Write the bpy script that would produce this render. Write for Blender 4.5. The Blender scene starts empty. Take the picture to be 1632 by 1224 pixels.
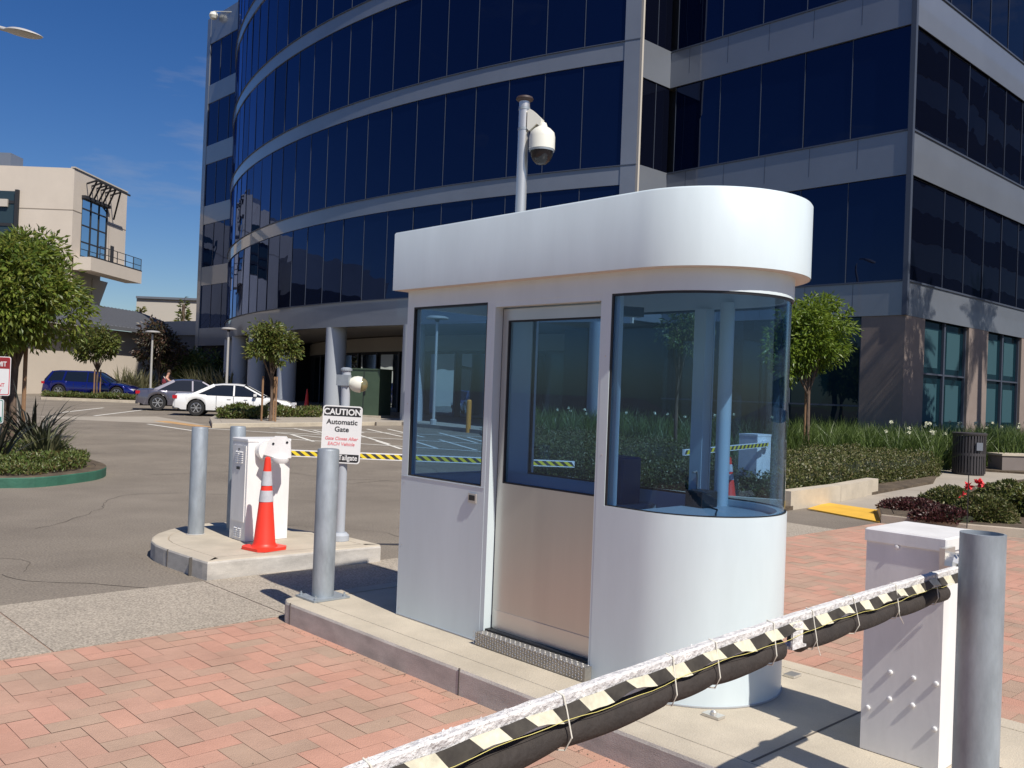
import bpy, bmesh, math, random
from mathutils import Vector, Matrix, noise
random.seed(7)
R=random.random; U=random.uniform
S=bpy.context.scene; COL=S.collection
# ------------------------------------------------------------------ camera frame
F=1450.; H=1.6
YAW=math.radians(46.8); PIT=math.radians(0.5); ROL=math.radians(2.18)
fw=Vector((math.cos(YAW)*math.cos(PIT),math.sin(YAW)*math.cos(PIT),math.sin(PIT)))
r0=Vector((math.sin(YAW),-math.cos(YAW),0)); u0=r0.cross(fw)
rt=r0*math.cos(ROL)+u0*math.sin(ROL); up=-r0*math.sin(ROL)+u0*math.cos(ROL)
CAM=Vector((0,0,H))
def ray(px,py): return fw+rt*((px-816)/F)+up*((612-py)/F)
def dep(p): return (Vector(p)-CAM).dot(fw)
def proj(p):
    q=Vector(p)-CAM; w=q.dot(fw); return 816+F*q.dot(rt)/w, 612-F*q.dot(up)/w, w
# gentle rise of the site away from the gate
FD=Vector((math.cos(YAW),math.sin(YAW)))
def gz(x,y):
    d=x*FD.x+y*FD.y; return 0.0095*(min(max(d,14.),75.)-14.)
def D(px,py,d): return CAM+ray(px,py)*d
def G(px,py,z=0.):
    d=ray(px,py); t=(z-H)/d.z; p=CAM+d*t
    for _ in range(30):
        t=(z+gz(p.x,p.y)-H)/d.z; p=p.lerp(CAM+d*t,.6)
    return p
def PX(px,py,x): d=ray(px,py); return CAM+d*(x/d.x)
def PY(px,py,y): d=ray(px,py); return CAM+d*(y/d.y)
def PL(px,py,p0,n):
    d=ray(px,py); return CAM+d*((Vector(p0)-CAM).dot(n)/d.dot(n))
def at(px,d,dz=0.):       # ground point in the direction of column px at depth d
    e=D(px,612,d); return Vector((e.x,e.y,gz(e.x,e.y)+dz))
cam=bpy.data.cameras.new('camera'); co=bpy.data.objects.new('camera',cam); COL.objects.link(co)
M=Matrix((( rt.x,up.x,-fw.x,CAM.x),(rt.y,up.y,-fw.y,CAM.y),(rt.z,up.z,-fw.z,CAM.z),(0,0,0,1))); co.matrix_world=M
cam.sensor_width=36; cam.lens=F/1632*36; cam.clip_start=.05; cam.clip_end=3000; S.camera=co
# ------------------------------------------------------------------ light
EL=math.radians(51); sd=Vector((-.115,-.99,0)).normalized()*math.cos(EL)+Vector((0,0,math.sin(EL)))
sl=bpy.data.lights.new('sun','SUN'); sl.energy=4.9; sl.angle=math.radians(.5); sl.color=(1,.94,.85)
so=bpy.data.objects.new('sun',sl); COL.objects.link(so); so.rotation_euler=sd.to_track_quat('Z','Y').to_euler(); so.location=(0,-20,40)
W=bpy.data.worlds.new('World'); S.world=W; W.use_nodes=True; nt=W.node_tree; nt.nodes.clear()
N=nt.nodes.new; L=nt.links.new
sky=N('ShaderNodeTexSky'); sky.sky_type='NISHITA'; sky.sun_disc=False; sky.sun_elevation=EL; sky.sun_rotation=math.atan2(sd.x,sd.y)
sky.air_density=1.0; sky.dust_density=.5; sky.ozone_density=4.5
bg=N('ShaderNodeBackground'); bg.inputs[1].default_value=.062; out=N('ShaderNodeOutputWorld')
tc=N('ShaderNodeTexCoord'); mp=N('ShaderNodeMapping'); mp.inputs['Scale'].default_value=(1.2,1.2,5.5); mp.inputs['Location'].default_value=(.35,.1,.4)
nz=N('ShaderNodeTexNoise'); nz.inputs['Scale'].default_value=2.3; nz.inputs['Detail'].default_value=8; nz.inputs['Roughness'].default_value=.55
cr=N('ShaderNodeValToRGB'); cr.color_ramp.elements[0].position=.60; cr.color_ramp.elements[1].position=.80
mx=N('ShaderNodeMix'); mx.data_type='RGBA'; mx.inputs[7].default_value=(6.2,6.2,6.6,1)
mu=N('ShaderNodeMath'); mu.operation='MULTIPLY'; mu.inputs[1].default_value=.6
L(tc.outputs['Generated'],mp.inputs[0]); L(mp.outputs[0],nz.inputs[0]); L(nz.outputs[0],cr.inputs[0]); L(cr.outputs[0],mu.inputs[0]); L(mu.outputs[0],mx.inputs[0])
hs=N('ShaderNodeHueSaturation'); hs.inputs['Saturation'].default_value=1.3; hs.inputs['Hue'].default_value=.513; hs.inputs['Value'].default_value=1.22
L(sky.outputs[0],hs.inputs['Color']); L(hs.outputs[0],mx.inputs[6]); L(mx.outputs[2],bg.inputs[0]); L(bg.outputs[0],out.inputs[0])
S.view_settings.view_transform='Standard'; S.view_settings.look='None'; S.view_settings.exposure=.12; S.view_settings.gamma=1
S.render.resolution_x=1024; S.render.resolution_y=768
try:
    S.cycles.max_bounces=10; S.cycles.transparent_max_bounces=16; S.cycles.caustics_reflective=False; S.cycles.caustics_refractive=False
except Exception: pass
# ------------------------------------------------------------------ materials
def mat(name,c,rough=.6,metal=0.,var=0.,vs=3.,bump=0.,bs=40.,spec=.5,c2=None,isl=0.,fac=None,stretch=None,coat=0.,trl=None,detail=6,fine=0.,fs=150.):
    m=bpy.data.materials.new(name); m.use_nodes=True; t=m.node_tree; b=t.nodes['Principled BSDF']
    b.inputs['Base Color'].default_value=(*c,1); b.inputs['Roughness'].default_value=rough; b.inputs['Metallic'].default_value=metal
    b.inputs['Specular IOR Level'].default_value=spec; b.inputs['Coat Weight'].default_value=coat
    n=t.nodes.new; l=t.links.new
    co_=None
    def coord():
        nonlocal co_
        if co_ is None:
            q=n('ShaderNodeTexCoord'); co_=q.outputs['Object']
            if stretch:
                mm=n('ShaderNodeMapping'); mm.inputs['Scale'].default_value=stretch; l(co_,mm.inputs[0]); co_=mm.outputs[0]
        return co_
    col=None
    if var or c2:
        q=n('ShaderNodeTexNoise'); q.inputs['Scale'].default_value=vs; q.inputs['Detail'].default_value=detail; q.inputs['Roughness'].default_value=.62; l(coord(),q.inputs[0])
        rp=n('ShaderNodeValToRGB'); e=rp.color_ramp.elements; e[0].position=.32; e[1].position=.68
        if c2: e[0].color=(*c,1); e[1].color=(*c2,1)
        else:
            e[0].color=(*[x*(1-var) for x in c],1); e[1].color=(*[min(1,x*(1+var)) for x in c],1)
        l(q.outputs[0],rp.inputs[0]); col=rp.outputs[0]
    if fine:
        q=n('ShaderNodeTexNoise'); q.inputs['Scale'].default_value=fs; q.inputs['Detail'].default_value=3; l(coord(),q.inputs[0])
        mr=n('ShaderNodeMapRange'); mr.inputs[1].default_value=.3; mr.inputs[2].default_value=.7; mr.inputs[3].default_value=1-fine; mr.inputs[4].default_value=1+fine; l(q.outputs[0],mr.inputs[0])
        v=n('ShaderNodeVectorMath'); v.operation='SCALE'; l(mr.outputs[0],v.inputs['Scale'])
        if col: l(col,v.inputs[0])
        else: v.inputs[0].default_value=c
        col=v.outputs[0]
    if isl:
        g=n('ShaderNodeNewGeometry'); mr=n('ShaderNodeMapRange'); mr.inputs[3].default_value=1-isl; mr.inputs[4].default_value=1+isl; l(g.outputs['Random Per Island'],mr.inputs[0])
        v=n('ShaderNodeVectorMath'); v.operation='SCALE'; l(mr.outputs[0],v.inputs['Scale'])
        if col: l(col,v.inputs[0])
        else: v.inputs[0].default_value=c
        col=v.outputs[0]
    if col: l(col,b.inputs['Base Color'])
    if bump:
        q=n('ShaderNodeTexNoise'); q.inputs['Scale'].default_value=bs; q.inputs['Detail'].default_value=5; l(coord(),q.inputs[0])
        bb=n('ShaderNodeBump'); bb.inputs['Strength'].default_value=bump; bb.inputs['Distance'].default_value=.02; l(q.outputs[0],bb.inputs['Height']); l(bb.outputs[0],b.inputs['Normal'])
    if trl:
        tr=n('ShaderNodeBsdfTranslucent'); mxx=n('ShaderNodeMixShader'); mxx.inputs[0].default_value=trl[0]
        tr.inputs[0].default_value=(*trl[1],1); o=t.nodes['Material Output']; l(b.outputs[0],mxx.inputs[1]); l(tr.outputs[0],mxx.inputs[2]); l(mxx.outputs[0],o.inputs[0])
    return m
def ramp_mat(name,cols,rough=.8,bump=.3,bs=60.,fine=.1,trl=None,spec=.3):
    # colour picked per loose piece from a list, as pavers and leaves vary
    m=mat(name,cols[0],rough,bump=bump,bs=bs,spec=spec,trl=trl); t=m.node_tree; b=t.nodes['Principled BSDF']; n=t.nodes.new; l=t.links.new
    g=n('ShaderNodeNewGeometry'); rp=n('ShaderNodeValToRGB'); k=len(cols)
    while len(rp.color_ramp.elements)<k: rp.color_ramp.elements.new(.5)
    for i,c in enumerate(cols):
        e=rp.color_ramp.elements[i]; e.position=i/(k-1); e.color=(*c,1)
    l(g.outputs['Random Per Island'],rp.inputs[0]); col=rp.outputs[0]
    if fine:
        q=n('ShaderNodeTexNoise'); q.inputs['Scale'].default_value=1.7; q.inputs['Detail'].default_value=12; q.inputs['Roughness'].default_value=.7; tcx=n('ShaderNodeTexCoord'); l(tcx.outputs['Object'],q.inputs[0])
        mr=n('ShaderNodeMapRange'); mr.inputs[1].default_value=.3; mr.inputs[2].default_value=.7; mr.inputs[3].default_value=1-fine; mr.inputs[4].default_value=1+fine; l(q.outputs[0],mr.inputs[0])
        v=n('ShaderNodeVectorMath'); v.operation='SCALE'; l(mr.outputs[0],v.inputs['Scale']); l(col,v.inputs[0]); col=v.outputs[0]
    l(col,b.inputs['Base Color']); return m
def tint_glass(name,c,refl=(1,1,1),ior=1.5,base=.0,bc=(0,0,0)):
    m=bpy.data.materials.new(name); m.use_nodes=True; t=m.node_tree; t.nodes.clear(); n=t.nodes.new; l=t.links.new
    tr=n('ShaderNodeBsdfTransparent'); tr.inputs[0].default_value=(*c,1)
    gl=n('ShaderNodeBsdfGlossy'); gl.inputs['Roughness'].default_value=.01; gl.inputs['Color'].default_value=(*refl,1)
    fr=n('ShaderNodeLayerWeight'); fr.inputs[0].default_value=.5
    pw=n('ShaderNodeMath'); pw.operation='POWER'; pw.inputs[1].default_value=4.; l(fr.outputs['Facing'],pw.inputs[0])
    mp=n('ShaderNodeMath'); mp.operation='MULTIPLY_ADD'; mp.inputs[1].default_value=1-base; mp.inputs[2].default_value=base; l(pw.outputs[0],mp.inputs[0])
    mm=n('ShaderNodeMixShader'); l(mp.outputs[0],mm.inputs[0]); l(tr.outputs[0],mm.inputs[1]); l(gl.outputs[0],mm.inputs[2])
    o=n('ShaderNodeOutputMaterial'); l(mm.outputs[0],o.inputs[0]); return m
def mirror_glass(name,dark,tint,ior=1.75):
    m=bpy.data.materials.new(name); m.use_nodes=True; t=m.node_tree; t.nodes.clear(); n=t.nodes.new; l=t.links.new
    di=n('ShaderNodeBsdfDiffuse'); di.inputs[0].default_value=(*dark,1)
    gl=n('ShaderNodeBsdfGlossy'); gl.inputs['Roughness'].default_value=.004; gl.inputs['Color'].default_value=(*tint,1)
    g=n('ShaderNodeNewGeometry'); mr=n('ShaderNodeMapRange'); mr.inputs[3].default_value=.8; mr.inputs[4].default_value=1.2; l(g.outputs['Random Per Island'],mr.inputs[0]); v=n('ShaderNodeVectorMath'); v.operation='SCALE'; v.inputs[0].default_value=tint; l(mr.outputs[0],v.inputs['Scale']); l(v.outputs[0],gl.inputs['Color'])
    fr=n('ShaderNodeFresnel'); fr.inputs[0].default_value=ior
    q=n('ShaderNodeTexNoise'); q.inputs['Scale'].default_value=.9; q.inputs['Detail'].default_value=1; tx=n('ShaderNodeTexCoord'); l(tx.outputs['Object'],q.inputs[0])
    bb=n('ShaderNodeBump'); bb.inputs['Strength'].default_value=.10; bb.inputs['Distance'].default_value=.05; l(q.outputs[0],bb.inputs['Height']); l(bb.outputs[0],gl.inputs['Normal'])
    mm=n('ShaderNodeMixShader'); l(fr.outputs[0],mm.inputs[0]); l(di.outputs[0],mm.inputs[1]); l(gl.outputs[0],mm.inputs[2])
    o=n('ShaderNodeOutputMaterial'); l(mm.outputs[0],o.inputs[0]); return m
m_white=mat('booth_paint',(.645,.735,.765),.34,var=.055,vs=3.2,bump=.02,bs=8,stretch=(1,1,.22),detail=9)
m_cab=mat('cabinet_paint',(.80,.79,.775),.42,var=.075,vs=7,bump=.03,bs=60,stretch=(1,1,.3),detail=10)
m_door=mat('door_steel',(.56,.545,.515),.36,.8,var=.06,vs=2,bump=.02,stretch=(1,1,.1))
m_alu=mat('aluminium',(.66,.64,.60),.35,.7)
m_plate=mat('tread_plate',(.33,.31,.28),.45,.6,var=.2,vs=12)
m_galv=mat('galvanised_steel',(.33,.37,.405),.5,.35,var=.18,vs=14,bump=.03,bs=90,stretch=(1,1,.35))
m_gasket=mat('gasket',(.012,.013,.016),.5)
m_glass=tint_glass('booth_glass',(.68,.80,.90),(.8,.9,1),1.4,.035)
m_dark=mat('dark_plastic',(.02,.022,.026),.4)
m_counter=mat('counter_top',(.35,.4,.45),.4)
m_inner=mat('booth_inner',(.35,.38,.42),.6)
m_navy=mat('navy_plastic',(.02,.05,.16),.4)
m_conc=mat('kerb_concrete',(.50,.44,.345),.85,var=.13,vs=2.5,bump=.25,bs=120,c2=None,fine=.10,fs=220)
m_kerb=mat('kerb_side',(.58,.545,.49),.9,c2=(.38,.355,.32),vs=4,bump=.2,bs=90,fine=.12,fs=120,stretch=(1,1,2.5))
m_agg=mat('aggregate_concrete',(.38,.33,.265),.9,var=.08,vs=1.5,bump=.5,bs=110,fine=.42,fs=75)
m_walk=mat('walkway_concrete',(.36,.32,.265),.9,var=.1,vs=1.2,bump=.2,bs=60,fine=.1)
m_asph=mat('asphalt',(.175,.148,.118),.9,c2=(.25,.215,.172),vs=.6,bump=.5,bs=110,fine=.30,fs=55,detail=12)
m_joint=mat('paver_joint',(.33,.235,.18),.95,var=.2,vs=8)
m_brick=ramp_mat('brick_pavers',[(.51,.28,.205),(.54,.295,.215),(.46,.295,.22),(.52,.28,.205),(.41,.295,.215),(.54,.295,.22),(.43,.30,.22),(.50,.285,.21),(.41,.29,.215),(.52,.285,.205)],.88,.35,160,.16)
m_line=mat('road_paint',(.72,.70,.64),.8,var=.12,vs=9)
m_yel=mat('yellow_paint',(.72,.42,.05),.8,var=.1,vs=3,bump=.3,bs=60)
m_green=mat('green_kerb_paint',(.035,.13,.085),.7,var=.2,vs=3,bump=.3,bs=30)
m_soil=mat('soil',(.10,.075,.05),1,var=.4,vs=5,bump=1,bs=30)
m_panel=mat('facade_panel',(.22,.24,.275),.38,.35,coat=.7,var=.07,vs=.4,spec=.5)
m_panel2=m_panel
m_mull=mat('mullion_metal',(.07,.085,.12),.5,.2)
m_stone=mat('rose_stone',(.25,.20,.175),.75,var=.08,vs=2,bump=.1)
m_bg1=mirror_glass('curtain_wall_glass',(.0015,.004,.018),(.36,.48,.85),1.7)
m_bg3=mirror_glass('end_wall_glass',(.003,.004,.010),(.45,.48,.55),1.5)
m_bg2=mirror_glass('shop_glass',(.006,.022,.032),(.6,.75,.85),1.5)
m_blind=mat('window_blind',(.022,.075,.095),.8)
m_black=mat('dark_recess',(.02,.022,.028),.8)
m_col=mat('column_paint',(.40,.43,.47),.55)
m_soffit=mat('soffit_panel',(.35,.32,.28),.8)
m_cream=mat('cream_stucco',(.60,.53,.45),.9,var=.04,vs=.5)
m_cream2=mat('pale_stucco',(.52,.48,.42),.9)
m_roof=mat('standing_seam',(.15,.155,.17),.6,.2)
m_greybld=mat('grey_annex',(.07,.075,.085),.8)
m_orange=mat('cone_orange',(.82,.045,.022),.45,var=.06,vs=8)
m_reflect=mat('reflective_band',(.52,.52,.55),.4,var=.1,vs=20)
m_tyel=mat('tape_yellow',(.80,.62,.03),.5)
m_tblk=mat('tape_black',(.028,.024,.02),.6,c2=(.07,.062,.05),vs=18)
m_tcream=mat('tape_cream',(.70,.66,.50),.6,var=.18,vs=14,fine=.1,fs=60)
m_foam=mat('black_foam',(.035,.028,.024),.8,bump=.3,bs=60,var=.2,vs=12)
m_peel=mat('peeling_white',(.78,.76,.73),.6,bump=.6,bs=70,c2=(.60,.585,.58),vs=22,detail=10,fine=.15,fs=70)
m_cord=mat('white_cord',(.75,.72,.62),.7)
m_sign=mat('sign_white',(.78,.78,.77),.5,var=.02)
m_sblk=mat('sign_black',(.02,.02,.022),.5)
m_sred=mat('sign_red',(.62,.03,.05),.5)
m_spink=mat('faded_red_ink',(.75,.22,.24),.6)
m_sgreen=mat('sign_green',(.02,.20,.14),.5)
m_camw=mat('camera_housing',(.74,.73,.64),.35)
m_dome=mat('smoked_dome',(.012,.010,.012),.10,spec=.35)
m_gold=mat('amber_dome',(.30,.27,.14),.12,.5)
m_bark=mat('bark',(.13,.09,.065),.95,var=.35,vs=14,bump=.8,bs=25,stretch=(1,1,.3))
m_stake=mat('wooden_stake',(.26,.15,.08),.9,var=.25,vs=9,stretch=(1,1,.2))
def leafm(name,cols,t=.3): return ramp_mat(name,cols,.45,0,60,.0,(t,tuple(min(1,1.6*x) for x in cols[-1])),.45)
m_leafA=leafm('camphor_leaf',[(.04,.075,.012),(.08,.135,.02),(.13,.19,.028),(.20,.25,.04),(.05,.085,.014),(.26,.27,.06)],.35)
m_leafB=leafm('bright_leaf',[(.07,.12,.012),(.11,.18,.018),(.16,.235,.025),(.09,.14,.014),(.2,.26,.035)])
m_leafC=leafm('dull_leaf',[(.06,.10,.022),(.10,.135,.026),(.14,.17,.035),(.14,.125,.035)],.28)
m_hedge=leafm('hedge_leaf',[(.065,.09,.025),(.13,.145,.04),(.19,.18,.06),(.08,.095,.03),(.19,.15,.07),(.07,.095,.025)],.25)
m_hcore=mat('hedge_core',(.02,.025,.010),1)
m_maroon=leafm('maroon_leaf',[(.07,.018,.02),(.10,.03,.03),(.06,.035,.02),(.05,.02,.02)],.15)
m_redleaf=leafm('plum_leaf',[(.06,.03,.022),(.09,.05,.03),(.05,.05,.02),(.04,.035,.02)],.15)
m_blade=leafm('strap_leaf',[(.05,.09,.02),(.09,.14,.03),(.13,.18,.045),(.07,.11,.025)],.25)
m_flax=leafm('flax_leaf',[(.03,.035,.028),(.09,.10,.045),(.17,.165,.085),(.05,.06,.03)],.15)
m_flaxp=leafm('pale_flax_leaf',[(.08,.085,.04),(.16,.155,.08),(.26,.24,.14),(.10,.11,.05)],.2)
m_flaxd=leafm('dark_flax_leaf',[(.012,.016,.014),(.02,.024,.018),(.035,.035,.024)],.1)
m_grass=leafm('ground_cover_leaf',[(.06,.10,.018),(.09,.13,.025),(.13,.15,.04),(.12,.085,.035)],.2)
m_petal=mat('white_petal',(.8,.8,.62),.7); m_red=mat('red_petal',(.65,.02,.03),.6)
m_utl=mat('utility_green',(.06,.095,.06),.5,var=.1,vs=2)
m_trash=mat('bin_metal',(.075,.068,.07),.45,.3)
m_tyre=mat('tyre_rubber',(.015,.015,.016),.8); m_rim=mat('wheel_rim',(.55,.55,.56),.3,.7)
m_cglass=mat('car_glass',(.008,.01,.012),.04,spec=.9)
m_blue=mat('blue_car_paint',(.006,.010,.13),.2,.3,coat=1); m_silver=mat('grey_car_paint',(.13,.125,.155),.22,.5,coat=1); m_cwhite=mat('white_car_paint',(.80,.80,.79),.25,coat=1)
m_tail=mat('tail_lamp',(.45,.01,.02),.15); m_head=mat('head_lamp',(.6,.6,.62),.1)
m_skin=mat('skin',(.50,.27,.19),.6); m_shirt=mat('maroon_cloth',(.22,.03,.045),.9); m_pants=mat('white_cloth',(.68,.66,.65),.9); m_hair=mat('dark_hair',(.05,.03,.02),.8)
m_lamp=mat('lamp_pole_paint',(.55,.53,.50),.4,.3); m_lampred=mat('lamp_red_rim',(.30,.06,.05),.5)
m_tan=mat('tan_panel',(.30,.25,.20),.8)
# ------------------------------------------------------------------ mesh builder
class MB:
    def __init__(s): s.v=[]; s.f=[]; s.mi=[]
    def add(s,vs,fs,mi=0):
        o=len(s.v); s.v+= [tuple(v) for v in vs]; s.f+=[tuple(i+o for i in f) for f in fs]; s.mi+=[mi]*len(fs); return s
    def box(s,a,b,mi=0,rot=0,c=None,bev=0):
        a=Vector(a); b=Vector(b); x0,y0,z0=a; x1,y1,z1=b
        if bev:
            e=bev
            ring=[(x0+e,y0),(x1-e,y0),(x1,y0+e),(x1,y1-e),(x1-e,y1),(x0+e,y1),(x0,y1-e),(x0,y0+e)]
            vs=[(x,y,z0) for x,y in ring]+[(x,y,z1-e) for x,y in ring]
            cx=(x0+x1)/2; cy=(y0+y1)/2
            def inn(x,y): return (x+(e if x<cx else -e)*.8, y+(e if y<cy else -e)*.8)
            vs+=[(*inn(x,y),z1) for x,y in ring]
            fs=[(i,(i+1)%8,8+(i+1)%8,8+i) for i in range(8)]+[(8+i,8+(i+1)%8,16+(i+1)%8,16+i) for i in range(8)]+[tuple(range(16,24)),tuple(range(7,-1,-1))]
        else:
            vs=[(x0,y0,z0),(x1,y0,z0),(x1,y1,z0),(x0,y1,z0),(x0,y0,z1),(x1,y0,z1),(x1,y1,z1),(x0,y1,z1)]
            fs=[(3,2,1,0),(4,5,6,7),(0,1,5,4),(1,2,6,5),(2,3,7,6),(3,0,4,7)]
        if rot:
            cc=Vector(c) if c is not None else (a+b)/2; mm=Matrix.Translation(cc)@Matrix.Rotation(rot,4,'Z')@Matrix.Translation(-cc)
            vs=[mm@Vector(v) for v in vs]
        return s.add(vs,fs,mi)
    def obox(s,c,ax,ay,az,hx,hy,hz,mi=0):   # oriented box
        c=Vector(c); vs=[]
        for k in (-1,1):
            for i,j in ((-1,-1),(1,-1),(1,1),(-1,1)): vs.append(c+ax*hx*i+ay*hy*j+az*hz*k)
        return s.add(vs,[(3,2,1,0),(4,5,6,7),(0,1,5,4),(1,2,6,5),(2,3,7,6),(3,0,4,7)],mi)
    def beam(s,p,q,w,h,mi=0,upv=(0,0,1)):
        p=Vector(p); q=Vector(q); d=(q-p); l=d.length; d.normalize(); n=d.cross(Vector(upv)); n.normalize(); u=n.cross(d)
        return s.obox((p+q)/2,d,n,u,l/2,w/2,h/2,mi)
    def tube(s,pts,rad,n=12,mi=0,cap=True):
        pts=[Vector(p) for p in pts]; k=len(pts); rs=rad if isinstance(rad,(list,tuple)) else [rad]*k
        vs=[]; ref=Vector((0,0,1))
        for i,p in enumerate(pts):
            d=(pts[min(i+1,k-1)]-pts[max(i-1,0)]).normalized()
            rr=ref if abs(d.dot(ref))<.95 else Vector((1,0,0))
            a=d.cross(rr).normalized(); b=a.cross(d)
            for j in range(n):
                t=2*math.pi*j/n; vs.append(p+(a*math.cos(t)+b*math.sin(t))*rs[i])
        fs=[(i*n+j,i*n+(j+1)%n,(i+1)*n+(j+1)%n,(i+1)*n+j) for i in range(k-1) for j in range(n)]
        if cap: fs+=[tuple(range(n-1,-1,-1)),tuple(range((k-1)*n,k*n))]
        return s.add(vs,fs,mi)
    def lathe(s,c,prof,n=24,mi=0,axis=None,cap=True):   # prof: (radius, height)
        c=Vector(c); ax=Vector(axis).normalized() if axis is not None else Vector((0,0,1))
        a=ax.orthogonal().normalized(); b=ax.cross(a); vs=[]
        for r_,z in prof:
            for j in range(n):
                t=2*math.pi*j/n; vs.append(c+ax*z+(a*math.cos(t)+b*math.sin(t))*r_)
        k=len(prof); fs=[(i*n+j,i*n+(j+1)%n,(i+1)*n+(j+1)%n,(i+1)*n+j) for i in range(k-1) for j in range(n)]
        if cap: fs+=[tuple(range(n-1,-1,-1)),tuple(range((k-1)*n,k*n))]
        return s.add(vs,fs,mi)
    def prism(s,poly,z0,z1,mi=0,top=None):   # poly list of (x,y) ; z may be functions
        n=len(poly); g0=z0 if callable(z0) else (lambda x,y:z0); g1=z1 if callable(z1) else (lambda x,y:z1)
        vs=[(x,y,g0(x,y)) for x,y in poly]+[(x,y,g1(x,y)) for x,y in poly]
        area=sum(poly[i][0]*poly[(i+1)%n][1]-poly[(i+1)%n][0]*poly[i][1] for i in range(n))
        t=tuple(range(n,2*n)) if area>0 else tuple(range(2*n-1,n-1,-1))
        s.add(vs,[t],mi if top is None else top)
        o=len(s.v)-2*n
        for i in range(n):
            j=(i+1)%n; f=(o+i,o+j,o+n+j,o+n+i) if area>0 else (o+j,o+i,o+n+i,o+n+j)
            s.f.append(f); s.mi.append(mi)
        return s
    def wall(s,path,z0,z1,t,mi=0,side=1):      # open path wall with thickness t to one side
        pts=[Vector((p[0],p[1],0)) for p in path]; k=len(pts); inn=[]
        for i in range(k):
            d=(pts[min(i+1,k-1)]-pts[max(i-1,0)]).normalized(); nn=Vector((-d.y,d.x,0))*side; inn.append(pts[i]+nn*t)
        vs=[(p.x,p.y,z) for z in (z0,z1) for p in pts]+[(p.x,p.y,z) for z in (z0,z1) for p in inn]
        fs=[]
        for i in range(k-1):
            a,b,c,d=i,i+1,k+i+1,k+i; e,f,g,h=2*k+i,2*k+i+1,3*k+i+1,3*k+i
            fs+=[(a,b,c,d),(h,g,f,e),(d,c,g,h),(e,f,b,a)]
        fs+=[(0,k,3*k,2*k),(k-1,3*k-1,4*k-1,2*k-1)]
        return s.add(vs,fs,mi)
    def build(s,name,mats,parent=None,smooth=False,thing=None):
        me=bpy.data.meshes.new(name); me.from_pydata(s.v,[],s.f)
        ms=mats if isinstance(mats,(list,tuple)) else [mats]
        for m in ms: me.materials.append(m)
        if len(ms)>1: me.polygons.foreach_set('material_index',s.mi)
        if smooth:
            me.polygons.foreach_set('use_smooth',[True]*len(s.f))
            try: me.set_sharp_from_angle(angle=math.radians(40))
            except Exception: pass
        me.update(); o=bpy.data.objects.new(name,me); COL.objects.link(o)
        if parent is not None: adopt(o,parent)
        return o
def worldloc(o):
    v=Vector(o.location)
    return v+ (worldloc(o.parent) if (o.parent and o.type!='MESH') else Vector())
def adopt(o,parent):
    # meshes are written in world coordinates: cancel the parent empty's placement
    o.parent=parent
    root=parent
    while root.parent: root=root.parent
    if parent is root and parent.type=='EMPTY': o.matrix_parent_inverse=Matrix.Translation(-Vector(parent.location))
def thing(name,label,cat,loc,group=None):
    o=bpy.data.objects.new(name,None); COL.objects.link(o); o.location=loc; o.empty_display_size=.2
    o['label']=label; o['category']=cat
    if group: o['group']=group
    return o
def tag(o,label,cat,group=None):
    o['label']=label; o['category']=cat
    if group: o['group']=group
    return o
def struct(o): o['kind']='structure'; return o
def stuff(o,label=None,cat=None):
    o['kind']='stuff'
    if label: o['label']=label; o['category']=cat
    return o
def dup(root,loc,label=None,group=None,rz=0):
    r=root.copy(); COL.objects.link(r); r.location=loc; r.rotation_euler=(0,0,rz)
    if label: r['label']=label
    if group: r['group']=group
    def rec(a,b):
        for ch in list(a.children):
            c=ch.copy(); COL.objects.link(c); c.parent=b; c.matrix_parent_inverse=ch.matrix_parent_inverse.copy(); rec(ch,c)
    rec(root,r); return r
def text_mesh(name,txt,size,mt,origin,xd,yd,parent,bold=0.,align='CENTER',sx=1.,shear=0.,depth=.0012):
    cu=bpy.data.curves.new(name,'FONT'); cu.body=txt; cu.size=size; cu.align_x=align; cu.offset=bold; cu.extrude=depth/2; cu.shear=shear; cu.resolution_u=4
    to=bpy.data.objects.new(name,cu); me=bpy.data.meshes.new_from_object(to); bpy.data.objects.remove(to)
    zd=xd.cross(yd); o3=Vector(origin)
    for v in me.vertices:
        x,y,z=v.co; v.co=o3+xd*(x*sx)+yd*y+zd*z
    me.materials.clear(); me.materials.append(mt); me.update()
    o=bpy.data.objects.new(name,me); COL.objects.link(o)
    if parent: adopt(o,parent)
    return o
def arc(cx,cy,r,a0,a1,n):
    return [(cx+r*math.cos(a0+(a1-a0)*i/n),cy+r*math.sin(a0+(a1-a0)*i/n)) for i in range(n+1)]
Z=Vector((0,0,1))
# ================================================================== GROUND
def gstrip():
    b=MB(); ds=[-60,14,75,1500]; fd=Vector((FD.x,FD.y,0)); rd=Vector((FD.y,-FD.x,0))
    vs=[]; 
    for d in ds:
        for w in (-1200,1200):
            p=fd*d+rd*w; vs.append((p.x,p.y,gz(p.x,p.y)))
    b.add(vs,[(0,1,3,2),(2,3,5,4),(4,5,7,6)]); return b
struct(gstrip().build('road',m_asph))
def sheet(name,poly,m,h=.004):
    b=MB(); n=len(poly); area=sum(poly[i][0]*poly[(i+1)%n][1]-poly[(i+1)%n][0]*poly[i][1] for i in range(n))
    if area<0: poly=poly[::-1]
    b.add([(x,y,gz(x,y)+h) for x,y in poly],[tuple(range(n))]); return b.build(name,m)
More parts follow.
